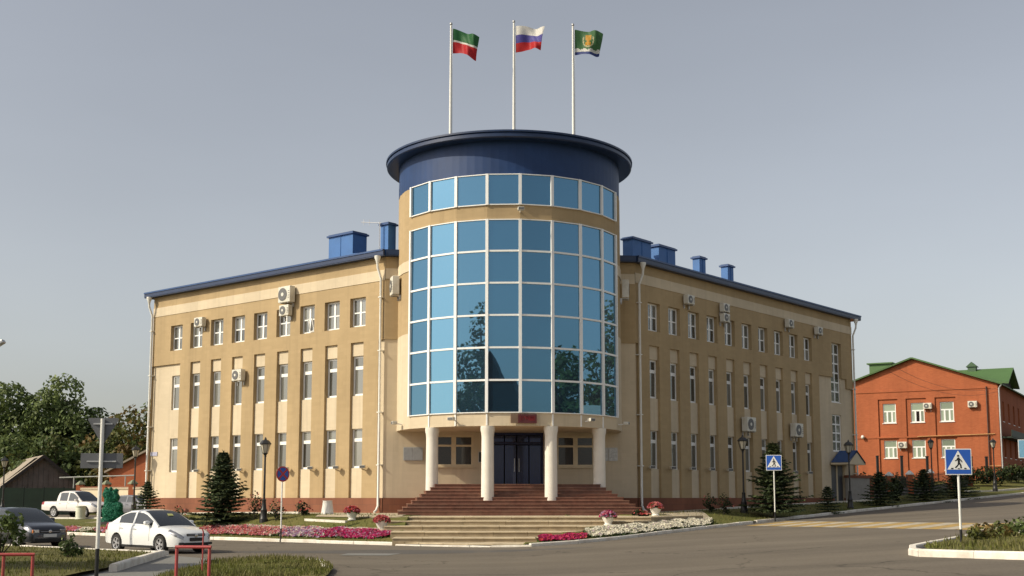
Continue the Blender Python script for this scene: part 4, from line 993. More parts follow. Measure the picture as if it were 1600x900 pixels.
# ------------------------------------------------------------------ flower beds
def bed(label, x0, x1, d0, d1, n, fn, mats, hh=.26, taper=.3):
    """flowers in a strip d0..d1 behind the kerb, from x0 to x1; fn(u, v) -> petal material index"""
    root = thing('flower_bed', label, 'flower bed', ((x0 + x1) / 2, kerbY((x0 + x1) / 2) + 1, 0)); ox = root.location.copy()
    f = MB(); lf = MB()
    for i in range(n):
        u, v = rnd.random(), rnd.random(); x = x0 + (x1 - x0) * u
        e = min(1, u / taper * 3 + .3, (1 - u) / taper * 3 + .3); y = kerbY(x) + (d0 + (d1 - d0) * (.5 + (v - .5) * e)) / .77
        lump = .6 + .5 * noise.noise(Vector((x * 1.3, y * 1.3, 5))); z = zt(x, y) + hh * lump * (.5 + .6 * (1 - (2 * v - 1) ** 2))
        p = Vector((x, y, z)) - ox; blossom(f, p, rnd.uniform(.04, .065), fn(u, v))
        for k in range(2): leaf(lf, p + Vector((rnd.uniform(-.1, .1), rnd.uniform(-.1, .1), -rnd.uniform(.03, .25))), .06, rnd.randrange(2))
    a = f.build('blossoms', mats, root); a['kind'] = 'stuff'; b = lf.build('foliage', M_leaf[:2] , root); b['kind'] = 'stuff'
    return root
def leftfn(u, v):
    if v > .78 + rnd.uniform(-.1, .05): return 1 if rnd.random() < .8 else 0
    u += rnd.gauss(0, .03)
    if u < .48: return rnd.choice((0, 0, 5, 5, 5, 1))
    if u < .55: return rnd.choice((1, 3, 3))
    if u < .66: return rnd.choice((3, 3, 1, 0))
    return rnd.choice((2, 2, 2, 2, 0, 3))
MF_ = [M_pink, M_white_p, M_mag, M_lil, M_redp, M_sal]
bed('long petunia bed running from salmon through lilac to magenta beside the pale steps', -14.6, -4.95, .7, 1.9, 5200, leftfn, MF_)
bed('pink and white flower strip between the two cars', -26, -15.2, .6, 2.2, 2400, lambda u, v: 1 if v > .8 or .35 < u < .45 else rnd.choice((0, 0, 5, 3, 5)), MF_)
bed('white petunia bed on the kerb right of the pale steps', 2.9, 9.3, .25, 1.7, 3600, lambda u, v: 1 if rnd.random() < .97 else 3, MF_, .3)
bed('low dark magenta flowers at the front corner of the white bed', 1.0, 2.9, .3, 1.1, 650, lambda u, v: rnd.choice((2, 2, 4)), MF_, .22)
def urn(label, x, y, cols, seed=0):
    z = zt(x, y) if not in_stair(x, y, .3) else [t[1] for t in tops if t[0] <= y][-1]
    o = thing('flower_urn', label, 'planter', (x, y, z), rnd.uniform(0, 3), 'white flower urns by the steps'); o.scale = (.88, .88, .88)
    MB().lathe([(.2, 0), (.22, .05), (.15, .09), (.22, .2), (.31, .38), (.33, .42), (.28, .42), (.26, .36)], 18).build('bowl', M_white, o, smooth=40)
    f = MB(); lf = MB()
    for i in range(170):
        d = rdir(); d.z = abs(d.z); p = Vector((d.x * .4, d.y * .4, .4 + d.z * .3)); blossom(f, p, .06, rnd.choice(cols))
        leaf(lf, p * .88 + Vector((0, 0, .02)), .07, rnd.randrange(2))
    f.build('blossoms', MF_, o); lf.build('foliage', M_leaf[:2], o)
urn('white urn of deep red flowers behind the lilac end of the bed', -7.05, 53.9, (4, 4, 0))
urn('white urn of pink and red flowers at the left corner of the pale steps', -5.45, 51.2, (4, 0, 5))
urn('white urn of dusky pink flowers standing left in the white flower bed', 4.05, 51.6, (0, 2, 3))
urn('white urn of salmon flowers at the far end of the white flower bed', 6.5, 55.4, (5, 0, 4))
o = thing('white_bin', 'white tapered concrete bin by the brown plinth of the sunlit wing', 'bin', (-8.75, 58, zt(-8.75, 58)))
MB().lathe([(.32, 0), (.3, .05), (.22, .62), (.24, .66), (.2, .66), (.18, .4)], 18).build('body', M_white, o, smooth=40)
o = thing('white_bin', 'white cylindrical bin in front of the pickup door', 'bin', (-28.2, 80.0, zt(-28.2, 80.0)))
MB().lathe([(.34, 0), (.34, .05), (.31, .08), (.31, .78), (.35, .8), (.35, .86), (.28, .86), (.27, .5)], 18).build('body', mat('aged_white', (.66, .66, .54), .6, .1, 3), o, smooth=40)
# roses by the lamp and along the plinth
def rose(label, x, y, h, cols): return shrub('rose_bush', label, x, y, zt(x, y), [(Vector((0, 0, h * .5)), .35, .3, h * .5), (Vector((.2, 0, h * .3)), .3, .3, h * .3)], 260, .06, M_hedge, 'rose bush', 'rose bushes along the lawn', True, ([M_redp, M_sal], cols))
rose('rose bush at the foot of the lamp beside the no-stopping sign', -10.9, 56.5, 1.0, 14); rose('taller rose bush right of the big spruce', -12.1, 57.6, 1.3, 16)
rose('rose bush between the white sedan and the big spruce', -16.2, 59.5, 1.1, 20); rose('low red rose bush on the lawn left of the tapered bin', -8.9+(-.9), 57.0, .7, 26)
rose('thin shrub left of the lamp before the shaded wing', 10.6, 61.2, 1.1, 5); rose('low red flowers beside the salmon urn', 5.7, 54.6, .35, 40)
rose('sparse shrub on the lawn behind the end of the white bed', 9.9, 61.4, .9, 2)

# ------------------------------------------------------------------ conifers
spruce('spruce_tree', 'big dark spruce beside the white sedan', -13.75, 58.0, zt(-13.75, 58.0), 3.4, 1.35, 21, 3, dens=1.3)
spruce('spruce_tree', 'small spruce at the left corner of the office block', -21.5, 72, zt(-21.5, 72), 2.05, .95, 13, 4)
spruce('spruce_tree', 'tall spruce with a pale top behind the smaller pedestrian sign', 13.3, 62, zt(13.3, 62), 3.8, 1.5, 20, 5, lighttop=.8, skirt=.13, dens=1.2)
spruce('spruce_tree', 'very small spruce between the pedestrian sign and the door canopy', 17.3, 67, zt(17.3, 67), 1.4, .75, 11, 6)
spruce('spruce_tree', 'blue-green spruce right of the lamp by the canopy', 22.6, 75, zt(22.6, 75), 2.05, 1.3, 13, 7, dens=1.2)
spruce('spruce_tree', 'broad spruce left of the big pedestrian sign', 27.5, 81.5, zt(27.5, 81.5), 2.1, 1.65, 13, 8, dens=1.2)
spruce('spruce_tree', 'spruce directly behind the big pedestrian sign', 31.3, 86, zt(31.3, 86), 1.9, 1.75, 12, 9, dens=1.2)
shrub('thuja', 'dense dark rounded conifer between two spruces by the fence', 25.4, 81, zt(25.4, 81), [(Vector((0, 0, .75)), .55, .55, .85)], 900, .09, M_hedge, 'conifer')

# ------------------------------------------------------------------ the red brick house on the right
HF = frame(Vector((42.2, 105, 0)), (.866, -.5, 0)); HS = frame(Vector((42.2, 105, 0)) , (.5, .866, 0))
H = thing('brick_house', 'two-storey orange brick house with a green gabled roof', 'house', (0, 0, 0))
GX0, GX1, EZ, APX, APZ, GB = -14.4, 0., 11.7, -7.1, 14.25, 2.6
cols = [(-9.89, -8.74), (-7.43, -6.26), (-4.92, -3.74)]; rowsH = [(8.57, 10.32), (5.4, 7.0)]
def house_fn(x, z):
    for a, b in cols:
        if inr(x, a, b) and (inr(z, *rowsH[0]) or inr(z, *rowsH[1])): return (.26, 0, True)
        if inr(x, a - .4, b + .2) and z < 10.72 and not inr(z, 7.2, 7.32): return (.12, 0, False)
    if inr(z, 7.2, 7.32): return (-.05, 0, False)
    if inr(z, 11.35, 11.5): return (-.06, 0, False)
    if x > -.55 or x < GX0 + .55: return (-.06, 0, False)
    return (0, 0, False)
xs = [GX0, GX0 + .55, -.55, 0] + [v for a, b in cols for v in (a, b, a - .4, b + .2)]
heightfield(xs, [GB, 5.4, 7.0, 7.2, 7.32, 8.57, 10.32, 10.72, 11.35, 11.5, EZ], house_fn, None).add([(GX0, 0, EZ), (GX1, 0, EZ), (APX, 0, APZ)], [(0, 1, 2)], 0).build('front_wall', M_redbrick, H, HF)
M_curtain = glassmat('curtained_glass', (.3, .36, .28), (.4, .45, .45), .05, .12, .3)
def house_window(F_, x0, x1, z0, z1, d):
    w, h = x1 - x0, z1 - z0; t = .08; mz = h * .6
    r = outer(w, h, t) + [(t, mz - .06, w - t, mz + .06)]; ps = [(t, mz + .06, w - t, h - t)]
    c1, c2 = w * .32, w * .68; r += [(c1 - .07, t, c1 + .07, mz - .06), (c2 - .07, t, c2 + .07, mz - .06)]
    ps += [(t, t, c1 - .07, mz - .06), (c1 + .07, t, c2 - .07, mz - .06), (c2 + .07, t, w - t, mz - .06)]
    o = bars(r, 0, .07).build('window', M_frame, H, F_ @ T(x0, d, z0))
    for k, (a, b, c, e) in enumerate(ps): MB().box(a, .03, b, c, .05, e).build('pane', M_curtain if k != 2 or abs(x0 + 7.43) > .1 or z0 < 8 else M_paneD, o)
    MB().box(-.06, -.15, -.06, w + .06, 0, -.002).build('sill', M_frame, o)
for a, b in cols:
    for z0, z1 in rowsH: house_window(HF, a, b, z0, z1, .2)
SW = [(2.2, 3.2), (5.4, 6.4), (8.6, 9.6), (11.8, 12.8)]
def side_fn(x, z):
    for a, b in SW:
        if inr(x, a, b) and (inr(z, *rowsH[0]) or inr(z, *rowsH[1])): return (.2, 0, True)
    if inr(z, 7.2, 7.32): return (-.05, 0, False)
    return (0, 0, False)
heightfield([0.061, 20] + [v for s_ in SW for v in s_], [GB, 5.4, 7.0, 7.2, 7.32, 8.57, 10.32, EZ], side_fn, None).build('side_wall', M_redbrick, H, HS)
for a, b in SW:
    for z0, z1 in rowsH: house_window(HS, a, b, z0, z1, .14)
m = MB(); m.add([(GX0, 0, GB), (GX0, 20, GB), (GX0, 20, EZ), (GX0, 0, EZ)], [(0, 1, 2, 3)]); m.add([(GX0, 20, GB), (GX1, 20, GB), (GX1, 20, EZ), (APX, 20, APZ), (GX0, 20, EZ)], [(0, 1, 2, 3, 4)]); m.build('rear_wall', M_redbrick, H, HF)
m = MB(); ov = .4; th = .1
for sx, xe in ((-1, GX0 - ov), (1, GX1 + ov)):
    sl_ = (APZ - EZ) / abs(APX - (GX0 if sx < 0 else GX1)); ze = EZ - ov * sl_
    A_ = [(APX, -ov, APZ + .03), (xe, -ov, ze + .03), (xe, 20 + ov, ze + .03), (APX, 20 + ov, APZ + .03)]; m.add(A_ + [(x, y, z + th) for x, y, z in A_], [(0, 1, 2, 3), (7, 6, 5, 4), (0, 4, 5, 1), (1, 5, 6, 2), (2, 6, 7, 3)])
    for k in range(16): y = -ov + k * 1.33; m.tube([(APX + sx * .05, y, APZ + .03 + th), (xe, y, ze + .03 + th)], .025, 4)
rf = m.build('roof', M_greenroof, H, HF)
m = MB(); P = [(-4.3, 3.5, 13.25), (.9, 3.5, 13.25), (-.25, .1, 11.8), (.9, .1, 11.7), (-.25, 6.9, 11.8), (.9, 6.9, 11.7)]
m.add(P + [(x, y, z + .14) for x, y, z in P], [(6, 7, 9, 8), (6, 10, 11, 7), (1, 3, 2, 0), (0, 4, 5, 1), (1, 7, 11, 5), (3, 9, 7, 1), (2, 8, 9, 3)])
m.add([(.3, .2, 11.7), (.3, 6.8, 11.7), (.3, 3.5, 13.1)], [(0, 1, 2)], 1); m.build('cross_gable', [M_greenroof, M_barndk], rf)
MB().box(-11.9, 4, 12.0, -9.9, 6, 14.4).box(-12.1, 3.8, 14.403, -9.7, 6.2, 14.52).build('roof_box', M_greenroof, rf)
MB().box(-2.9, 3, 12, -2.2, 3.8, 13.6).prism([(-3.05, 13.6), (-2.05, 13.6), (-2.55, 14.05)], -3.9, -2.9, M=Matrix.Rotation(R(90), 4, 'X')).build('chimney', mat('green_chimney', (.05, .1, .05), .6), rf)
MB().box(-11.6, 2.5, 12, -11.0, 3.2, 13.3).build('chimney', M_brown, rf)
MB().tube([(-.93, -.12, GB), (-.93, -.12, 11.5)], .06, 6).tube([(-14.0, -.12, GB), (-14.0, -.12, 11.3)], .06, 6).build('downpipe', M_brown, H, HF)
MB().tube([(.12, -.2, 3.5), (.12, -.2, 11.3), (.35, -.3, 11.6)], .07, 6).build('downpipe', M_steel, H, HF)
M_gas = mat('ochre_gas_pipe', (.5, .28, .1), .6, .1, 3)
MB().tube([(-6.9, -.15, 7.28), (-.4, -.15, 7.36), (-.9, -.15, 7.36)], .035, 5).tube([(-.93, -.2, 4.6), (.0, -.2, 4.6)], .03, 5).build('gas_pipe', M_gas, H, HF)
MB().box(.2, -.9, 7.0, 16, -.05, 7.12).box(.2, -.95, 7.12, 16, -.9, 7.7).build('balcony', M_greendk, H, HS)
def hw(x, y, z): w = HF @ Vector((x, y, z)); return (w, math.atan2(-.5, .866))
ac_unit('air conditioner between the second and third upper windows of the red house', None, 0, 0, .72, .52, .35, world=hw(-5.9, 0, 9.72))
ac_unit('air conditioner at the upper right of the red house front', None, 0, 0, .76, .54, .35, world=hw(-2.1, 0, 9.72))
ac_unit('air conditioner between the two lower left windows of the red house', None, 0, 0, .76, .56, .35, world=hw(-8.2, 0, 6.28))
o = thing('wall_lamp', 'round white lamp at the left of the red house front', 'wall lamp', *hw(-11.7, 0, 7.35))
MB().lathe([(.0, -.17), (.1, -.14), (.17, 0), (.1, .14), (.0, .17)], 12).build('globe', M_white, o, T(0, -.25, 0), smooth=60); MB().box(-.06, -.12, -.06, .06, 0, .06).build('bracket', M_black, o)
# fence of brick posts with dark iron between, hedges and a sign at the right edge
def post_fence(name, label, pts, h, mp, post_h, mats, infill, cap=True, w=.42):
    root = thing(name, label, 'fence', (*pts[0][:2], 0)); o0 = root.location.copy()
    for p in pts:
        q = Vector(p) - o0; b = MB().box(q.x - w / 2, q.y - w / 2, q.z - .3, q.x + w / 2, q.y + w / 2, q.z + post_h).build('brick_post', mp, root)
        if cap: MB().lathe([(w * .78, 0), (w * .78, .07), (w * .2, .3), (0.02, .32)], 4, c=(q.x, q.y, q.z + post_h + .002)).build('post_cap', mats[1], b)
    for a, b in zip(pts, pts[1:]): infill(Vector(a) - o0, Vector(b) - o0, root)
    return root
def iron_fill(a, b, root):
    d = (b - a).normalized(); a, b = a + d * .24, b - d * .24; m = MB(); n = int((b - a).length / .16)
    m.add([(*a.xy, a.z - .2), (*b.xy, b.z - .2), (*b.xy, b.z + .55), (*a.xy, a.z + .55)], [(0, 1, 2, 3)], 1)
    for k in range(n + 1): p = a.lerp(b, k / n); m.box(p.x - .012, p.y - .012, p.z + .55, p.x + .012, p.y + .012, p.z + 1.45)
    for z in (.7, 1.3): m.tube([a + Vector((0, 0, z)), b + Vector((0, 0, z))], .02, 4)
    m.build('railing', [M_black, M_barn], root)
fp = [(24.2, 86.5), (27.9, 90.2), (30.2, 92.6), (32.6, 95.0), (34.9, 97.4), (37.5, 100)]
post_fence('brick_fence', 'brick post fence with pale caps before the red house', [(x, y, zt(x, y)) for x, y in fp], 1.6, M_redbrick2, 1.5, [M_black, M_white], iron_fill)
o = thing('fence_wall', 'grey fence wall with a dark red coping by the blue door canopy', 'wall', (22.9, 83.5, zt(22.9, 83.5)), R(45))
MB().box(0, -.1, -.3, 3.2, .1, 1.6).build('panel', mat('grey_render', (.3, .28, .25), .9), o); MB().box(-.05, -.16, 1.602, 3.25, .16, 1.78).box(3.0, -.16, -.2, 3.4, .16, 1.59).build('coping', M_plinth, o)
for k, (px, Y, zb, zt_) in enumerate(((1373, 100, 3.2, 5.5), (1411, 100, 3.2, 5.5), (1451, 101, 3.2, 5.5), (1520, 102, 3.3, 5.5), (1544, 102, 3.3, 5.5))):
    X = (px - 800) / 1909 * Y; o = thing('iron_post', ['short dark post near the canopy end before the red house', 'dark post left of the brick-post fence centre', 'dark post left of the middle lamp before the red house', 'dark post just right of the big pedestrian sign', 'dark post near the corner lamp of the red house'][k], 'post', (X, Y, zb), 0, 'dark posts before the red house')
    MB().box(-.09, -.09, -.5, .09, .09, zt_ - zb - .3).build('post', M_black, o); MB().box(-.11, -.11, zt_ - zb - .298, .11, .11, zt_ - zb - .2).build('post_cap', M_black, o)
shrub('hedge', 'dark clipped hedge at the foot of the red house right half', 38.2, 99.5, 2.9, [(Vector((-1.8 + 1.2 * k, .2 * k, .75)), .9, .6, .75) for k in range(4)], 2200, .1, M_hedge, 'hedge', stem=False)
shrub('hedge', 'hedge at the right edge beside the drainpipe corner', 42.6, 103.2, 3.2, [(Vector((-.6 + .9 * k, 0, .75)), .8, .6, .8) for k in range(3)], 1600, .1, M_hedge, 'hedge', stem=False)
shrub('hedge', 'low dark shrubs behind the spruces before the red house', 29.5, 95.5, 2.4, [(Vector((-3.5 + 1.5 * k, -1.5 + .9 * k, .6)), 1.0, .7, .8) for k in range(5)], 2600, .1, M_hedge, 'hedge', stem=False)
kerb2(Vector((35.2, 94.3)), Vector((41.5, 98.5)), 'pale kerb around the corner lamp', 1.6, .14, .3)
o = thing('info_sign', 'pale blue sign board cut off by the right edge', 'road sign', (37.35, 88.6, zt(37.35, 88.6)), R(-10)); sign_pole(o, 3.9, .1)
MB().box(-.45, -.06, 2.6, .6, -.035, 3.95).build('plate', M_signwhite, o); MB().box(-.4, -.065, 2.65, .55, -.0605, 3.9).build('blue_field', mat('sign_light_blue', (.2, .42, .6), .4), o)
# power cables drawn across to the red house
for k, (a, b) in enumerate((((27.5, 88, 11.6), (42.1, 104.8, 11.3)), ((27.5, 88, 11.0), (42.1, 104.8, 11.0)))):
    a, b = Vector(a), Vector(b); P = [a.lerp(b, t / 14) - Vector((0, 0, .9 * (1 - (t / 7 - 1) ** 2))) for t in range(15)]
    tag(MB().tube(P, .012, 4).build('power_cable', M_black), ['upper thin dark cable sagging across the red house front', 'lower thin dark cable sagging across the red house front'][k], 'cable', 'cables before the red house')

# ------------------------------------------------------------------ the left background
bn = thing('barn', 'low old barn with a weathered grey gable roof behind the green fence', 'barn', (-41.5, 100, .5), R(28))
W_, Lb, zE, zR = 5.6, 16, 2.5, 4.75
m = MB(); m.add([(0, 0, -.5), (W_, 0, -.5), (W_, 0, zE), (W_ / 2, 0, zR), (0, 0, zE)], [(0, 1, 2, 3, 4)]); m.add([(0, 0, -.5), (0, Lb, -.5), (0, Lb, zE), (0, 0, zE)], [(3, 2, 1, 0)]); m.add([(W_, 0, -.5), (W_, Lb, -.5), (W_, Lb, zE), (W_, 0, zE)], [(0, 1, 2, 3)])
m.build('wall', M_barn, bn)
for k in range(14): MB().box(.1 + k * .4, -.03 - .008 * (k % 2), 0, .46 + k * .4, -.003, min(zE + (zR - zE) * (1 - abs((.28 + k * .4) / (W_ / 2) - 1)) - .12, 9)).build('gable_board', M_barn, bn)
m = MB()
for sx in (-1, 1):
    xe = W_ / 2 + sx * (W_ / 2 + .45); ze = zE - .36
    A_ = [(W_ / 2, -.5, zR + .03), (xe, -.5, ze), (xe, Lb, ze), (W_ / 2, Lb, zR + .03)]; m.add(A_ + [(x, y, z + .12) for x, y, z in A_], [(0, 1, 2, 3), (7, 6, 5, 4), (1, 5, 6, 2)], 0); m.add([A_[0], A_[1], (xe, -.5, ze + .13), (W_ / 2, -.5, zR + .17)], [(0, 1, 2, 3)], 1)
m.build('roof', [M_slate, M_barndk], bn)
m = MB()
for sx in (-1, 1):
    xe = W_ / 2 + sx * (W_ / 2 + .45); m.add([(W_ / 2, -.53, zR - .12), (xe, -.53, zE - .52), (xe, -.53, zE - .24), (W_ / 2, -.53, zR + .19)], [(0, 1, 2, 3)])
m.build('barge_board', M_barndk, bn)
# the barn's long side roof seen left of the gable
bn2 = thing('barn', 'long weathered barn roof running to the left edge', 'barn', (-42.3, 101.2, .5), R(118)); 
m = MB(); m.box(.2, -4.6, -.5, 14, -.2, 2.4, 1); P = [(-.4, -4.9, 2.2), (14, -4.9, 2.2), (14, -1.6, 4.75), (-.1, -1.6, 4.75)]
P = [(-.3, .2, 2.25), (14, .2, 2.25), (14, -2.6, 4.7), (-.3, -2.6, 4.7)]
m.add(P + [(x, y, z + .12) for x, y, z in P], [(0, 1, 2, 3), (7, 6, 5, 4), (0, 4, 5, 1)], 0); m.build('roof', [M_slate, M_barn], bn2)
fn_ = thing('green_fence', 'dark green board fence in front of the barn', 'fence', (-46, 92, .55))
a0, a1 = Vector((0, 0, 0)), Vector((12.6, 3.2, 0)); ng = 9
for k in range(ng):
    p, q = a0.lerp(a1, k / ng), a0.lerp(a1, (k + 1) / ng); an = math.atan2(3.2, 12.6); L_ = (q - p).length
    MB().box(.02, -.02, -.2, L_ - .02, .02, 2.05 + .03 * (k % 2)).build('panel', M_greendk, fn_, T(*p) @ RZ(an)); MB().box(-.05, .03, -.3, .05, .1, 2.15).build('post', M_black, fn_, T(*p) @ RZ(an))
def cream_fill(a, b, root):
    d = (b - a).normalized(); a, b = a + d * .2, b - d * .2; n = Vector((-d.y, d.x, 0)) * .08; an = math.atan2(d.y, d.x); L_ = (b - a).length
    MB().box(0, -.08, -.3, L_, .08, 1.35).build('wall_panel', M_cream, root, T(*a) @ RZ(an)); MB().box(0, -.14, 1.352, L_, .14, 1.5).build('coping', M_pave, root, T(*a) @ RZ(an)); MB().box(0, -.1, 1.503, L_, .1, 1.58).build('coping_tile', M_plinth, root, T(*a) @ RZ(an))
cf = [(-33.5, 95.2), (-30.6, 91.7), (-27.6, 88.3), (-24.6, 84.9)]
cf = [((x - 800) / 1909 * Y, Y, 1.12) for x, Y in ((125, 94), (166, 91.5), (207, 89), (250, 86.5))]
post_fence('cream_wall', 'cream wall with red brick posts beyond the parked pickup', cf, 1.6, M_redbrick2, 1.72, [M_black, mat('moss_cap', (.2, .22, .14), .8)], cream_fill, w=.5)
o = thing('gas_pipe', 'pale overhead gas pipe running left of the orange shed', 'pipe', (-36, 97, 1)); MB().tube([(0, 0, 2.45), (6.2, -.5, 2.62)], .05, 6).tube([(1.2, -.1, -1), (1.2, -.1, 2.5)], .05, 5).tube([(5.4, -.45, -1), (5.4, -.45, 2.55)], .05, 5).build('pipe', mat('pale_pipe', (.42, .43, .4), .6), o)
sh = thing('orange_shed', 'orange brick shed with a sloping top beside the left end of the office block', 'shed', (-32.2, 97.5, .8), R(-8))
m = MB(); m.add([(0, 0, -.5), (5.6, 0, -.5), (5.6, 0, 5.9), (0, 0, 3.15)], [(0, 1, 2, 3)]); m.add([(0, 0, -.5), (0, 6, -.5), (0, 6, 3.15), (0, 0, 3.15)], [(3, 2, 1, 0)]); m.build('wall', M_redbrick2, sh)
m = MB(); A_ = [(-.3, -.3, 3.02), (5.6, -.3, 5.92), (5.6, 6, 5.92), (-.3, 6, 3.02)]; m.add(A_ + [(x, y, z + .16) for x, y, z in A_], [(0, 1, 2, 3), (7, 6, 5, 4), (0, 4, 5, 1), (3, 7, 4, 0)][::1]); m.build('roof', M_slate, sh)
V = Vector
tree('broadleaf_tree', 'tallest dark tree, with sky showing through it, behind the barn', -44.5, 120, .5, 13.9, [(V((0, 0, .82)), .16, .16, .16), (V((-.1, 0, .66)), .2, .18, .16), (V((.12, 0, .62)), .2, .18, .15), (V((.03, 0, .48)), .25, .22, .16), (V((.17, 0, .44)), .18, .18, .13), (V((-.12, 0, .4)), .2, .2, .14)], 8500, .2, M_leaf, .3, 'trees behind the barn', 1, gap=.36)
tree('broadleaf_tree', 'thin loose tree standing just left of the tallest tree', -48.3, 126, .5, 13, [(V((-.02, 0, .82)), .14, .14, .16), (V((.08, 0, .66)), .15, .14, .14), (V((-.08, 0, .6)), .16, .14, .15), (V((.02, 0, .42)), .2, .2, .16)], 4500, .2, M_leaf, .25, 'trees behind the barn', 2, gap=.3)
tree('broadleaf_tree', 'bushy green tree at the left edge behind the barn', -50.6, 121, .5, 13.2, [(V((0, 0, .8)), .22, .2, .18), (V((-.14, 0, .6)), .25, .2, .2), (V((.12, 0, .58)), .2, .2, .2), (V((0, 0, .36)), .3, .25, .2)], 7500, .22, M_leaf, .3, 'trees behind the barn', 3, gap=.35)
for k, (x, y, h, mats, lb) in enumerate(((-50.5, 112, 6.2, M_leaf, 'bright bushes along the barn ridge at far left'), (-45.5, 110, 5.6, M_leafy[:2] + M_leaf[1:2], 'light green bushes below the tallest tree'), (-40.6, 108, 7.0, M_leaf[:2] + M_leafy[:1], 'dark olive bush right of the barn gable'), (-37.4, 110, 6.6, M_leaf[:2] + M_leafy[:1], 'brownish dense bush behind the give-way board'), (-35.2, 113, 10.2, M_leafy, 'yellow-green tree between the sign triangle and the lamp'), (-31.8, 114, 12, M_leafy[:2] + M_leaf[1:], 'light green tree behind the orange shed'), (-29.4, 115, 12.4, M_leaf[1:] + M_leafy[:1], 'green tree touching the left corner of the office block'), (-33.8, 106, 6.0, M_leafy, 'low yellowing bush above the orange shed'), (-41.5, 121, 10.4, M_leafy[:1] + M_leaf[:2], 'rounded tree at the right shoulder of the tallest tree'), (-38.2, 118, 8.4, M_leaf, 'mid green tree behind the give-way triangle'), (-47.5, 116, 7.6, M_leaf, 'bright tree between the barn roof and the loose tree'))):
    tree('bush' if h < 7.1 else 'broadleaf_tree', lb, x, y, .6, h, [(V((0, 0, .74)), .28, .25, .24), (V((-.25, 0, .5)), .3, .25, .25), (V((.25, 0, .48)), .3, .25, .25), (V((0, -.1, .3)), .42, .3, .28)], 4200, .2, mats, .15, 'greenery left of the office block', 20 + k, gap=.5, cat='bush' if h < 7.1 else 'tree')
tag(shrub('undergrowth', 'dark thicket filling the gap behind the barn and shed', -42, 126, .4, [(V((-22 + 4.5 * k, rnd.uniform(-1, 1), 2.2 + rnd.uniform(-.6, .8))), 3.2, 1.5, 2.8 + rnd.uniform(-.5, .9)) for k in range(9)], 9000, .28, M_leaf, 'thicket', stem=False), kind='stuff')

# green topiary figure by the pickup
o = thing('topiary_figure', 'teal green topiary figure of a seated animal behind the white sedan', 'topiary', (-22.5, 69, zt(-22.5, 69)))
c = MB()
BL = [(V((-.12, 0, .62)), .42, .38, .5), (V((.22, 0, .42)), .36, .4, .36), (V((-.2, 0, 1.2)), .27, .27, .42), (V((-.3, -.02, 1.62)), .25, .25, .24), (V((.1, -.05, 1.42)), .2, .2, .28), (V((.12, -.05, 1.78)), .14, .12, .14), (V((.3, -.15, .9)), .26, .2, .26), (V((-.42, 0, 1.88)), .1, .1, .12), (V((-.18, 0, 1.88)), .1, .1, .12), (V((.42, -.1, .12)), .28, .24, .16), (V((-.25, -.15, .14)), .3, .3, .18)]
mball = D.metaballs.new('turf_form'); mball.resolution = .07; mball.threshold = .35
for ctr, rx, ry, rz in BL:
    e = mball.elements.new(type='ELLIPSOID'); e.co = ctr; e.radius = 1.0; e.size_x, e.size_y, e.size_z = rx * 1.55, ry * 1.55, rz * 1.5; e.stiffness = 3
tmp = D.objects.new('turf_form', mball); COL.objects.link(tmp); bpy.context.view_layer.update()
me = D.meshes.new_from_object(tmp.evaluated_get(bpy.context.evaluated_depsgraph_get())); D.objects.remove(tmp); D.metaballs.remove(mball)
for v in me.vertices: v.co += v.normal * .05 * noise.noise(v.co * 6)
me.materials.clear(); me.materials.append(M_topiary[0]); me.polygons.foreach_set('use_smooth', [True] * len(me.polygons)); link('body', me, o)
c = MB(); pl_ = list(me.polygons)
for k in range(5200):
    q = rnd.choice(pl_); vv = [me.vertices[i].co for i in q.vertices]; w = [rnd.random() for _ in vv]; t_ = sum(w); pp = Vector((0, 0, 0))
    for a_, b_ in zip(vv, w): pp += a_ * (b_ / t_)
    leaf(c, pp + q.normal * rnd.uniform(0, .04), .035, rnd.randrange(2), q.normal)
c.build('turf_cover', M_topiary, o)
MB().lathe([(.75, -.3), (.75, .06), (.6, .1)], 18).build('plinth', M_barndk, o)

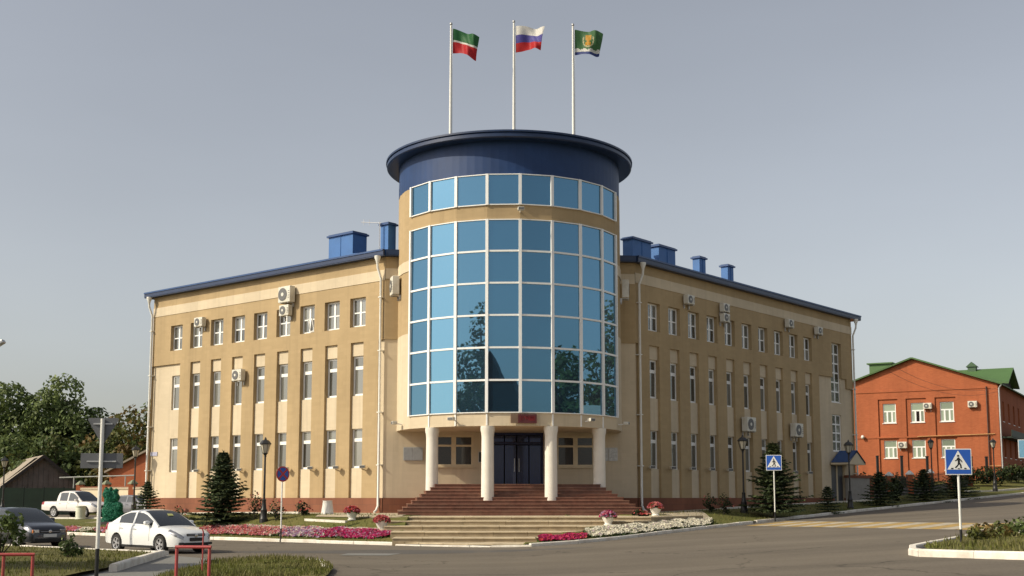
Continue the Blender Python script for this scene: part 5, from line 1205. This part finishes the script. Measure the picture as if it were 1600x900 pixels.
# ------------------------------------------------------------------ cars
M_tyre = mat('tyre_rubber', (.018, .018, .018), .8, .1, 8); M_rim = mat('alloy_rim', (.5, .5, .52), .3, .06, 8, metal=.7); M_hole = mat('dark_hole', (.01, .01, .01), .7)
M_cglass = glassmat('car_glass', (.012, .014, .016), (.5, .53, .55), .03, .09); M_lamp = glassmat('headlight_lens', (.15, .15, .16), (.8, .8, .8), .08, .3); M_tail = mat('tail_light', (.3, .01, .015), .2); M_trim = mat('black_trim', (.015, .015, .016), .5)
M_chrome = mat('chrome', (.7, .7, .7), .15, .02, 4, metal=1.0); M_plate = mat('licence_plate', (.62, .62, .6), .5); M_amber = mat('amber_lens', (.6, .2, .05), .3)
def paint(name, c, r=.28): return mat(name, c, r, .03, 2, coat=.7)
def car(label, cat, loc, yaw, pm, S, dark_plate=False, name='parked_car', group='cars parked near the office block', sticker=False):
    root = thing(name, label, cat, loc, yaw, group); L_ = S['L']; hwid = S['W'] / 2; zb = S['zb']; rw = S['r']; wx_ = S['wx']; ra = rw + .055
    def ztop(x): return lerp_tab(S['top'], x)
    def wid(x): return hwid * lerp_tab(S['plan'], x)
    def bot(x):
        z = lerp_tab(S['bot'], x)
        for w in wx_:
            if abs(x - w) < ra: z = max(z, rw + math.sqrt(ra * ra - (x - w) ** 2))
        return z
    def sec(x):
        w, z0, z1 = wid(x), bot(x), ztop(x); h = z1 - lerp_tab(S['bot'], x); zl = lerp_tab(S['bot'], x)
        f = lambda t: max(z0 + .002, zl + h * t)
        crown = S.get('crown', .04)
        return [(0, z0 + .0), (w * .84, z0), (w * .985, f(.07)), (w * 1.0, f(.3)), (w * 1.0, f(.55)), (w * .985, f(.74)), (w * .955, f(.9)), (w * .9, z1 - .012), (w * .8, z1 + crown * .35), (w * .45, z1 + crown * .85), (0, z1 + crown)]
    xs = sorted(set([round(v, 3) for v in frange(-L_ / 2, L_ / 2, .1)] + [round(w + ra * math.cos(math.pi * k / 14), 3) for w in wx_ for k in range(15)] + [L_ / 2 - .02, L_ / 2 - .05, -L_ / 2 + .03]))
    def loft(mb, secs, strips, side):
        for (xa, A_), (xb, B_) in zip(secs, secs[1:]):
            for k in strips:
                q = [(xa, side * A_[k][0], A_[k][1]), (xb, side * B_[k][0], B_[k][1]), (xb, side * B_[k + 1][0], B_[k + 1][1]), (xa, side * A_[k + 1][0], A_[k + 1][1])]
                mb.add(q if side > 0 else q[::-1], [(3, 2, 1, 0)])
    secs = [(x, sec(x)) for x in xs]
    body = MB(); loft(body, secs, range(1, 10), 1); loft(body, secs, range(1, 10), -1)
    for x, s_ in (secs[0], secs[-1]):
        full = [(x, y, z) for y, z in s_[1:]] + [(x, -y, z) for y, z in s_[1:-1]][::-1]; body.add(full if x > 0 else full[::-1], [tuple(range(len(full)))])
    # weld the lofted strips so that they shade smoothly
    me = body.mesh('body', pm); import bmesh; bm = bmesh.new(); bm.from_mesh(me); bmesh.ops.remove_doubles(bm, verts=bm.verts, dist=.0008); bmesh.ops.recalc_face_normals(bm, faces=bm.faces); bm.to_mesh(me); bm.free()
    me.polygons.foreach_set('use_smooth', [True] * len(me.polygons)); me.set_sharp_from_angle(angle=R(32)); bo = link('body', me, root)
    und = MB(); loft(und, secs, [0], 1); loft(und, secs, [0], -1); und.build('underbody', M_hole, root)
    # cabin
    CZ = S['cab']                                                  # (x, roof z) from front to back
    cx_ = sorted(set([round(v, 3) for v in frange(CZ[0][0], CZ[-1][0], .07)] + [p[0] for p in CZ] + S['pil'])); 
    def csec(x):
        zr = lerp_tab(sorted(CZ), x); zbl = ztop(x) - .02; hh = max(.0, zr - zbl); wb = wid(x) * S.get('cb', .9); wt = wb - hh * S.get('tumble', .34)
        l = lambda t: (wb + (wt - wb) * t, zbl + hh * t)
        return [l(0), l(.1), l(.86), l(.95), (wt * .93 if hh > .05 else wb * .9, zr), (wt * .55, zr + .02), (0, zr + .028)]
    cs = [(x, csec(x)) for x in cx_]; A0, A1 = S['ws'], S['rw']    # windscreen and rear-window x ranges
    cab = MB(); sg = {}; wsb = MB(); rwb = MB()
    for (xa, a), (xb, b) in zip(cs, cs[1:]):
        xm = (xa + xb) / 2; pr = [(xa, a), (xb, b)]
        for sd in (1, -1):
            win = None
            for i, (p, q) in enumerate(S['win']):
                if p - 1e-4 <= xm <= q + 1e-4: win = i
            loft(cab, pr, [0, 2, 3], sd)
            if win is not None: loft(sg.setdefault((win, sd), MB()), pr, [1], sd)
            else: loft(cab, pr, [1], sd)
            tgt = wsb if A0[0] < xm < A0[1] else rwb if A1[0] < xm < A1[1] else cab
            loft(tgt, pr, [4, 5], sd)
    for x, s_ in (cs[0], cs[-1]):
        full = [(x, y, z) for y, z in s_] + [(x, -y, z) for y, z in s_[:-1]][::-1]
        if s_[-1][1] - s_[0][1] > .08: cab.add(full if x > 0 else full[::-1], [tuple(range(len(full)))])
    def weld(mb, nm, m_, par):
        me = mb.mesh(nm, m_); bm = bmesh.new(); bm.from_mesh(me); bmesh.ops.remove_doubles(bm, verts=bm.verts, dist=.0008); bm.to_mesh(me); bm.free()
        me.polygons.foreach_set('use_smooth', [True] * len(me.polygons)); me.set_sharp_from_angle(angle=R(40)); return link(nm, me, par)
    weld(cab, 'cabin', pm, root)
    if wsb.f: wso = weld(wsb, 'windscreen', M_cglass, root)
    if rwb.f: weld(rwb, 'rear_window', M_cglass, root)
    for k in sg: weld(sg[k], 'side_window', M_cglass, root)
    # trim line round the side glass, door seams, handles, sills
    for sd in (1, -1):
        sm = MB()
        for x in S['seams']:
            s_ = sec(x); P = [(x, sd * (y + .002), z) for y, z in s_[3:8]]
            for p, q in zip(P, P[1:]): sm.add([(p[0] - .007, p[1], p[2]), (p[0] + .007, p[1], p[2]), (q[0] + .007, q[1], q[2]), (q[0] - .007, q[1], q[2])], [(0, 1, 2, 3)])
        sm.build('door_seam', M_hole, root)
        for x in S['handles']:
            y, z = sec(x)[5]; MB().box(x - .11, sd * y - .015, z + .03, x + .11, sd * y + .03 * sd + .015, z + .065).build('door_handle', pm, root, bevel=.01)
        xm = S['mirror']; y, z = csec(xm)[0]
        mr = MB().lathe([(.001, -.11), (.08, -.09), (.1, 0), (.08, .09), (.001, .11)], 10, M=T(xm, sd * (y + .1), z + .11) @ Matrix.Rotation(R(90), 4, 'X') @ Matrix.Diagonal((.85, .8, 1, 1))); mr.box(xm - .03, min(sd * y, sd * (y + .06)) - .01, z + .03, xm + .03, max(sd * y, sd * (y + .06)), z + .09); mr.build('mirror', S.get('mirmat') or pm, root, smooth=50)
        st_ = MB(); x0, x1 = wx_[1] + ra, wx_[0] - ra
        for a_, b_ in zip(frange(x0, x1, .3), frange(x0, x1, .3)[1:]): st_.add([(a_, sd * (wid(a_) * .99 + .004), lerp_tab(S['bot'], a_) - .01), (b_, sd * (wid(b_) * .99 + .004), lerp_tab(S['bot'], b_) - .01), (b_, sd * (wid(b_) + .003), lerp_tab(S['bot'], b_) + .07), (a_, sd * (wid(a_) + .003), lerp_tab(S['bot'], a_) + .07)], [(0, 1, 2, 3)])
        st_.build('rocker_trim', M_trim, root)
        # headlight and tail light: patches lying on the body surface
        def patch_(nm, xa, xb, ta, tb, m_, grow=.006, n=8, tilt=0):
            g = []
            for i in range(n + 1):
                x = xa + (xb - xa) * i / n; s_ = sec(x); row = []
                for j in range(7):
                    t = ta + (tb - ta) * j / 6 + tilt * (1 - i / n); t = max(0, min(len(s_) - 1.001, t)); k = int(t); f = t - k; y = s_[k][0] + (s_[k + 1][0] - s_[k][0]) * f; z = s_[k][1] + (s_[k + 1][1] - s_[k][1]) * f
                    row.append((x + (grow if x > 0 else -grow), sd * (y + grow), z + grow * .4))
                g.append(row)
            # close the patch on the end cap so that the lamp shows from the front too
            return MB().grid(g, 0, sd < 0).build(nm, m_, root, smooth=60)
        h0, h1 = S['head']; patch_('headlight', L_ / 2 - h0, L_ / 2 - .004, 4.7, 7.0, M_lamp, tilt=.9)
        patch_('tail_light', -L_ / 2 + .004, -L_ / 2 + .26, 4.6, 7, M_tail)
        for fx, (y0, y1, z0, z1) in (S['capl'].items()):
            m_ = {'lamp': M_lamp, 'fog': M_trim, 'amber': M_amber}[fx.split('_')[0]]
            MB().box(L_ / 2 - .05, min(sd * y0, sd * y1), z0, L_ / 2 + .012, max(sd * y0, sd * y1), z1).build({'lamp': 'headlight_front', 'fog': 'fog_lamp', 'amber': 'indicator'}[fx.split('_')[0]], m_, root, bevel=.02)
        MB().box(-L_ / 2 - .012, min(sd * hwid * .5, sd * hwid * .78), .72, -L_ / 2 + .04, max(sd * hwid * .5, sd * hwid * .78), .88).build('tail_light', M_tail, root, bevel=.015)
    fx = L_ / 2
    for nm, (y, z0, z1, m_, ov_) in S['front'].items():
        MB().box(fx - .04, -y, z0, fx + ov_, y, z1).build(nm, {'t': M_trim, 'c': M_chrome, 'h': M_hole}[m_], root, bevel=.012)
    MB().box(fx + .02, -.26, S['pz'], fx + .034, .26, S['pz'] + .112).build('licence_plate', M_trim if dark_plate else M_plate, root)
    MB().lathe([(.055, 0), (.06, .012), (.04, .02)], 14, M=T(fx + .012, 0, S['bz']) @ Matrix.Rotation(R(90), 4, 'Y')).build('badge', M_chrome, root)
    if sticker: MB().box(-.1, -.005, -.06, .1, .005, .06).build('windscreen_sticker', mat('yellow_green_sticker', (.5, .5, .18), .5), root, T(S['ws'][0] + .42, .12, lerp_tab(sorted(CZ), S['ws'][0] + .42) + .05) @ RZ(R(90)) @ Matrix.Rotation(R(-58), 4, 'X'))
    # wheels
    for w in wx_:
        for sd in (1, -1):
            o = thing_part = D.objects.new('wheel', None); COL.objects.link(o); o.parent = root; o.location = (w, sd * (hwid - .115), rw)
            MM = Matrix.Rotation(R(-90 * sd), 4, 'X')
            MB().lathe([(rw * .66, -.1), (rw * .93, -.1), (rw, -.06), (rw, .06), (rw * .93, .1), (rw * .66, .105), (rw * .64, .09)], 28, M=MM, caps=False).build('tyre', M_tyre, o, smooth=40)
            MB().lathe([(rw * .645, -.05), (rw * .645, .04), (.001, .04)], 24, M=MM, caps=False).build('wheel_well', M_hole, o)
            rm = MB().lathe([(rw * .64, .045), (rw * .66, .104), (rw * .56, .1), (rw * .58, .05)], 28, M=MM, caps=False).lathe([(rw * .2, .05), (rw * .18, .1), (.001, .105)], 14, M=MM, caps=False)
            ns = S.get('spokes', 5)
            for k in range(ns * 2):
                a = 6.283 * (k // 2) / ns + (.14 if k % 2 else -.14); rm.box(rw * .12, -.022, .062, rw * .6, .022, .098, M=MM @ RZ(a))
            rm.build('rim', M_rim, o, smooth=30)
    return root
SEDAN = dict(L=4.37, W=1.7, zb=.2, r=.305, wx=(1.32, -1.25), crown=.045, cb=.92, tumble=.36, spokes=5,
    top=[(-2.185, .88), (-2.12, .985), (-1.7, 1.005), (-1.2, .985), (-.4, .95), (.6, .92), (.95, .9), (1.5, .83), (1.95, .72), (2.12, .64), (2.185, .56)],
    plan=[(-2.185, .74), (-2.1, .86), (-1.8, .95), (-1.2, .99), (0, 1), (1.2, .99), (1.75, .93), (2.0, .83), (2.12, .72), (2.185, .58)],
    bot=[(-2.185, .36), (-2.0, .25), (-1.2, .2), (1.3, .19), (2.0, .2), (2.185, .26)],
    cab=[(1.12, .9), (.78, 1.1), (.3, 1.335), (.05, 1.405), (-.3, 1.43), (-.7, 1.415), (-1.02, 1.335), (-1.4, 1.16), (-1.72, 1.0)], pil=[.62, -.28, -.38, -1.2],
    win=[(-.28, .7), (-1.2, -.38)], ws=(.1, 1.12), rw=(-1.7, -.95), seams=(.72, -.33, -1.08), handles=(-.16, -.98), mirror=.62, head=(.52, .1),
    capl={'fog_a': (.46, .66, .3, .38)}, front={'grille': (.36, .58, .665, 't', .012), 'grille_bar': (.33, .612, .632, 'c', .02), 'lower_intake': (.5, .27, .37, 'h', .012)}, pz=.42, bz=.6)
HATCH = dict(L=4.2, W=1.76, zb=.2, r=.315, wx=(1.27, -1.31), crown=.05, cb=.92, tumble=.34, spokes=7,
    top=[(-2.1, .9), (-2.0, 1.0), (-1.4, .99), (-.4, .96), (.6, .94), (.95, .93), (1.5, .88), (1.9, .79), (2.03, .72), (2.1, .62)],
    plan=[(-2.1, .8), (-2.0, .9), (-1.6, .97), (0, 1), (1.3, .99), (1.75, .95), (1.98, .87), (2.06, .8), (2.1, .72)],
    bot=[(-2.1, .3), (-1.9, .22), (-1.2, .2), (1.3, .19), (1.95, .2), (2.1, .24)],
    cab=[(1.08, .93), (.72, 1.14), (.25, 1.38), (0, 1.45), (-.4, 1.475), (-1.2, 1.45), (-1.6, 1.38), (-1.98, 1.0)], pil=[.6, -.35, -.45, -1.5],
    win=[(-.35, .68), (-1.5, -.45)], ws=(.08, 1.08), rw=(-1.97, -1.58), seams=(.72, -.4, -1.15), handles=(-.2, -1.05), mirror=.6, head=(.42, .1),
    capl={'lamp_a': (.42, .63, .57, .7), 'amber_a': (.635, .69, .57, .69), 'fog_a': (.4, .58, .27, .34)}, front={'grille': (.4, .56, .68, 't', .014), 'grille_bar': (.38, .612, .628, 'c', .022), 'lower_intake': (.58, .25, .37, 'h', .014)}, pz=.42, bz=.625)
PICK = dict(L=5.2, W=1.78, zb=.32, r=.37, wx=(1.65, -1.35), crown=.03, cb=.94, tumble=.26, spokes=6,
    top=[(-2.6, 1.0), (-2.55, 1.07), (-1.2, 1.07), (-.8, 1.07), (0, 1.06), (1.0, 1.08), (1.3, 1.08), (2.0, 1.02), (2.4, .9), (2.55, .82), (2.6, .74)],
    plan=[(-2.6, .95), (-2.5, .98), (0, 1), (1.6, .99), (2.2, .93), (2.45, .84), (2.6, .7)],
    bot=[(-2.6, .5), (-2.3, .45), (-1.2, .4), (1.6, .36), (2.3, .34), (2.6, .4)],
    cab=[(1.35, 1.08), (1.05, 1.28), (.6, 1.6), (.35, 1.72), (-.1, 1.78), (-.7, 1.76), (-1.0, 1.68), (-1.08, 1.5), (-1.14, 1.07)], pil=[.95, .02, -.1, -.85],
    win=[(.02, .98), (-.85, -.1)], ws=(.4, 1.35), rw=(-1.135, -1.07), seams=(1.0, -.04, -1.12), handles=(.15, -.75), mirror=.9, head=(.4, .1),
    capl={'lamp_a': (.4, .62, .7, .82)}, front={'grille': (.36, .66, .82, 't', .014), 'lower_intake': (.5, .42, .56, 'h', .014)}, pz=.56, bz=.74)
YAW = math.atan2(-.64, .77)
wr = V((-13.93, 42.59, 0)); f2 = V((math.cos(YAW), math.sin(YAW), 0)); nn = V((-f2.y, f2.x, 0))
ctr = (V((-13.75, 42.75, 0)) + V((-11.7, 41.05, 0))) / 2 + nn * .73
car('white four-door sedan driving on the near street', 'car', ctr, YAW, paint('white_car_paint', (.74, .75, .75)), SEDAN, True, sticker=True)
car('dark blue-grey hatchback at the left edge behind the white sedan', 'car', V((-18.65, 46.55, 0)), YAW, paint('dark_car_paint', (.01, .012, .02), .3), HATCH)
car('white double-cab pickup parked beyond the flower strip', 'pickup', V((-29.4, 82.8, zt(-29.4, 82.8) + .02)), math.atan2(-.5, .86), paint('pickup_paint', (.72, .68, .66)), PICK)
car('grey car parked behind the green topiary figure', 'car', V((-26.4, 86.5, zt(-26.4, 86.5) + .02)), math.atan2(-.55, .84), paint('grey_car_paint', (.13, .13, .15)), HATCH)
car('bluish grey car showing only its nose at the left edge', 'car', V((-26.7, 62.4, 0)), YAW, paint('blue_grey_car_paint', (.16, .19, .23)), HATCH)

# ------------------------------------------------------------------ red pipe rails and near plants
def rail(label, x0, x1, y0, y1, h, mid=None):
    o = thing('pipe_rail', label, 'railing', (x0, y0, .02), 0, 'red pipe rails in the foreground'); d = V((x1 - x0, y1 - y0, 0)); r = .035
    for t in (0, 1) if mid is None else (0, mid, 1): MB().tube([d * t + V((0, 0, -.2)), d * t + V((0, 0, h - r))], r, 10).build('post', M_red, o, smooth=60)
    n = d.normalized(); MB().tube([n * -r + V((0, 0, h)), d + n * r + V((0, 0, h))], r, 10).build('top_bar', M_red, o, smooth=60)
rail('red pipe rail in front of the white sedan', -7.23, -6.5, 26.5, 26.4, .78)
rail('red pipe rail at the bottom left corner', -11.9, -10.33, 26.3, 26.5, .62, .62)
o = thing('red_rod', 'thin red rod with a bent tip behind the right-hand pipe rail', 'rod', (-7.3, 29, 0)); MB().tube([(0, 0, -.2), (0, 0, 1.05), (-.03, 0, 1.13), (-.1, 0, 1.14)], .018, 8).build('rod', M_red, o, smooth=60)
shrub('leafy_shrub', 'dark leafy shrub at the left edge in front of the hatchback', -15.5, 37.2, .1, [(V((0, 0, .75)), .45, .4, .55), (V((.35, 0, 1.05)), .35, .3, .25), (V((.5, .1, .6)), .25, .3, .3), (V((-.3, 0, .3)), .4, .4, .35)], 520, .085, M_leaf, seed=4)
shrub('leafy_shrub', 'small scruffy shrub below the nose of the hatchback', -13.0, 36.0, .1, [(V((0, 0, .28)), .3, .28, .28), (V((.08, 0, .62)), .1, .1, .25), (V((.3, 0, .16)), .18, .2, .16), (V((-.2, 0, .45)), .08, .08, .22)], 260, .06, M_leaf, seed=5)
shrub('leafy_shrub', 'low green scrub on the right end of the grass island', 13.6, 32.2, gr(13.6) + .1, [(V((0, 0, .25)), .5, .5, .3), (V((.6, -.3, .2)), .4, .4, .25), (V((-.5, .5, .2)), .4, .4, .22)], 700, .06, M_leaf[1:] + M_leafy[:1], stem=False, seed=6)
shrub('leafy_shrub', 'taller scrub cut by the right edge on the grass island', 14.4, 33.4, gr(14.4) + .1, [(V((.2, 0, .3)), .4, .4, .35), (V((.9, 0, .3)), .5, .5, .35)], 520, .06, M_leaf[1:] + M_leafy[:1], stem=False, seed=7)
shrub('leafy_shrub', 'brownish weeds beside the pole on the grass island', 12.3, 32.0, gr(12.3) + .1, [(V((0, 0, .2)), .45, .35, .24), (V((.5, .3, .18)), .4, .35, .22)], 480, .055, M_leafy, stem=False, seed=8)

# ------------------------------------------------------------------ across the street: what the tower glass mirrors
tree('broadleaf_tree', 'tall tree mirrored in the third column of the tower glass', -38.0, 10.6, 0, 21, [(V((0, 0, .86)), .05, .05, .13), (V((-.05, 0, .68)), .09, .1, .14), (V((.05, 0, .62)), .09, .1, .14), (V((0, 0, .5)), .12, .15, .13), (V((-.04, 0, .33)), .14, .2, .14)], 4500, .24, M_leaf, .35, None, 31)
g = thing('gabled_house', 'steep dark gable mirrored in the middle of the tower glass', 'house', (-6.6, -2.0, 0))
m = MB(); m.box(-2.3, -9, -.2, 2.3, 0, 11); m.build('wall', M_barn, g); m = MB(); m.add([(-2.9, .4, 9.4), (2.9, .4, 9.4), (0, .4, 16.2), (-2.9, -9.4, 9.4), (2.9, -9.4, 9.4), (0, -9.4, 16.2)], [(0, 1, 2), (1, 4, 5, 2), (4, 3, 5), (3, 0, 2, 5)]); m.build('roof', M_barndk, g)
for k, (x, y, h) in enumerate(((45, 33.3, 12.3), (50, 29, 13), (70, 63, 13.5), (60, 97.5, 20), (70, 104, 22), (-47, -2, 15.5), (-34, 17, 13))):
    tree('broadleaf_tree', ['dark tree mirrored low in the sixth column of the tower glass', 'wide dark tree mirrored low beside the sixth glass column', 'low tree mirrored behind the pale roof in the seventh glass column', 'tall dark tree mirrored in the last glass column', 'second tall dark tree mirrored in the last glass column', 'bushy tree mirrored at the foot of the third glass column', 'bushy tree mirrored left of the dark gable'][k], x, y, gr(x), h, [(V((0, 0, .75)), .25, .25, .22), (V((-.2, .1, .5)), .28, .25, .25), (V((.2, -.1, .48)), .28, .25, .25), (V((0, 0, .3)), .35, .35, .25)], 3500, .28, M_leaf[:2], .3, None, 40 + k, gap=.6)
g = thing('pale_house', 'pale walled house with a light roof mirrored in the seventh glass column', 'house', (52, 61.5, gr(52) - .6), R(70)); m = MB(); m.box(-6, -5, -.5, 6, 5, 4.5); m.build('wall', M_cream, g)
m = MB(); m.add([(-6.5, -5.5, 4.4), (6.5, -5.5, 4.4), (6.5, 5.5, 4.4), (-6.5, 5.5, 4.4), (-6.5, 0, 7.6), (6.5, 0, 7.6)], [(0, 1, 5, 4), (2, 3, 4, 5), (1, 2, 5), (3, 0, 4)]); m.build('roof', mat('light_roof', (.4, .4, .38), .6), g)
tree('broadleaf_tree', 'tree whose shade falls on the near verge at the bottom left', -17.6, 30.2, 0, 7.5, [(V((0, 0, .75)), .25, .25, .22), (V((-.15, 0, .55)), .28, .28, .2), (V((.15, 0, .52)), .25, .28, .2)], 1500, .3, M_leaf, .16, None, 60)
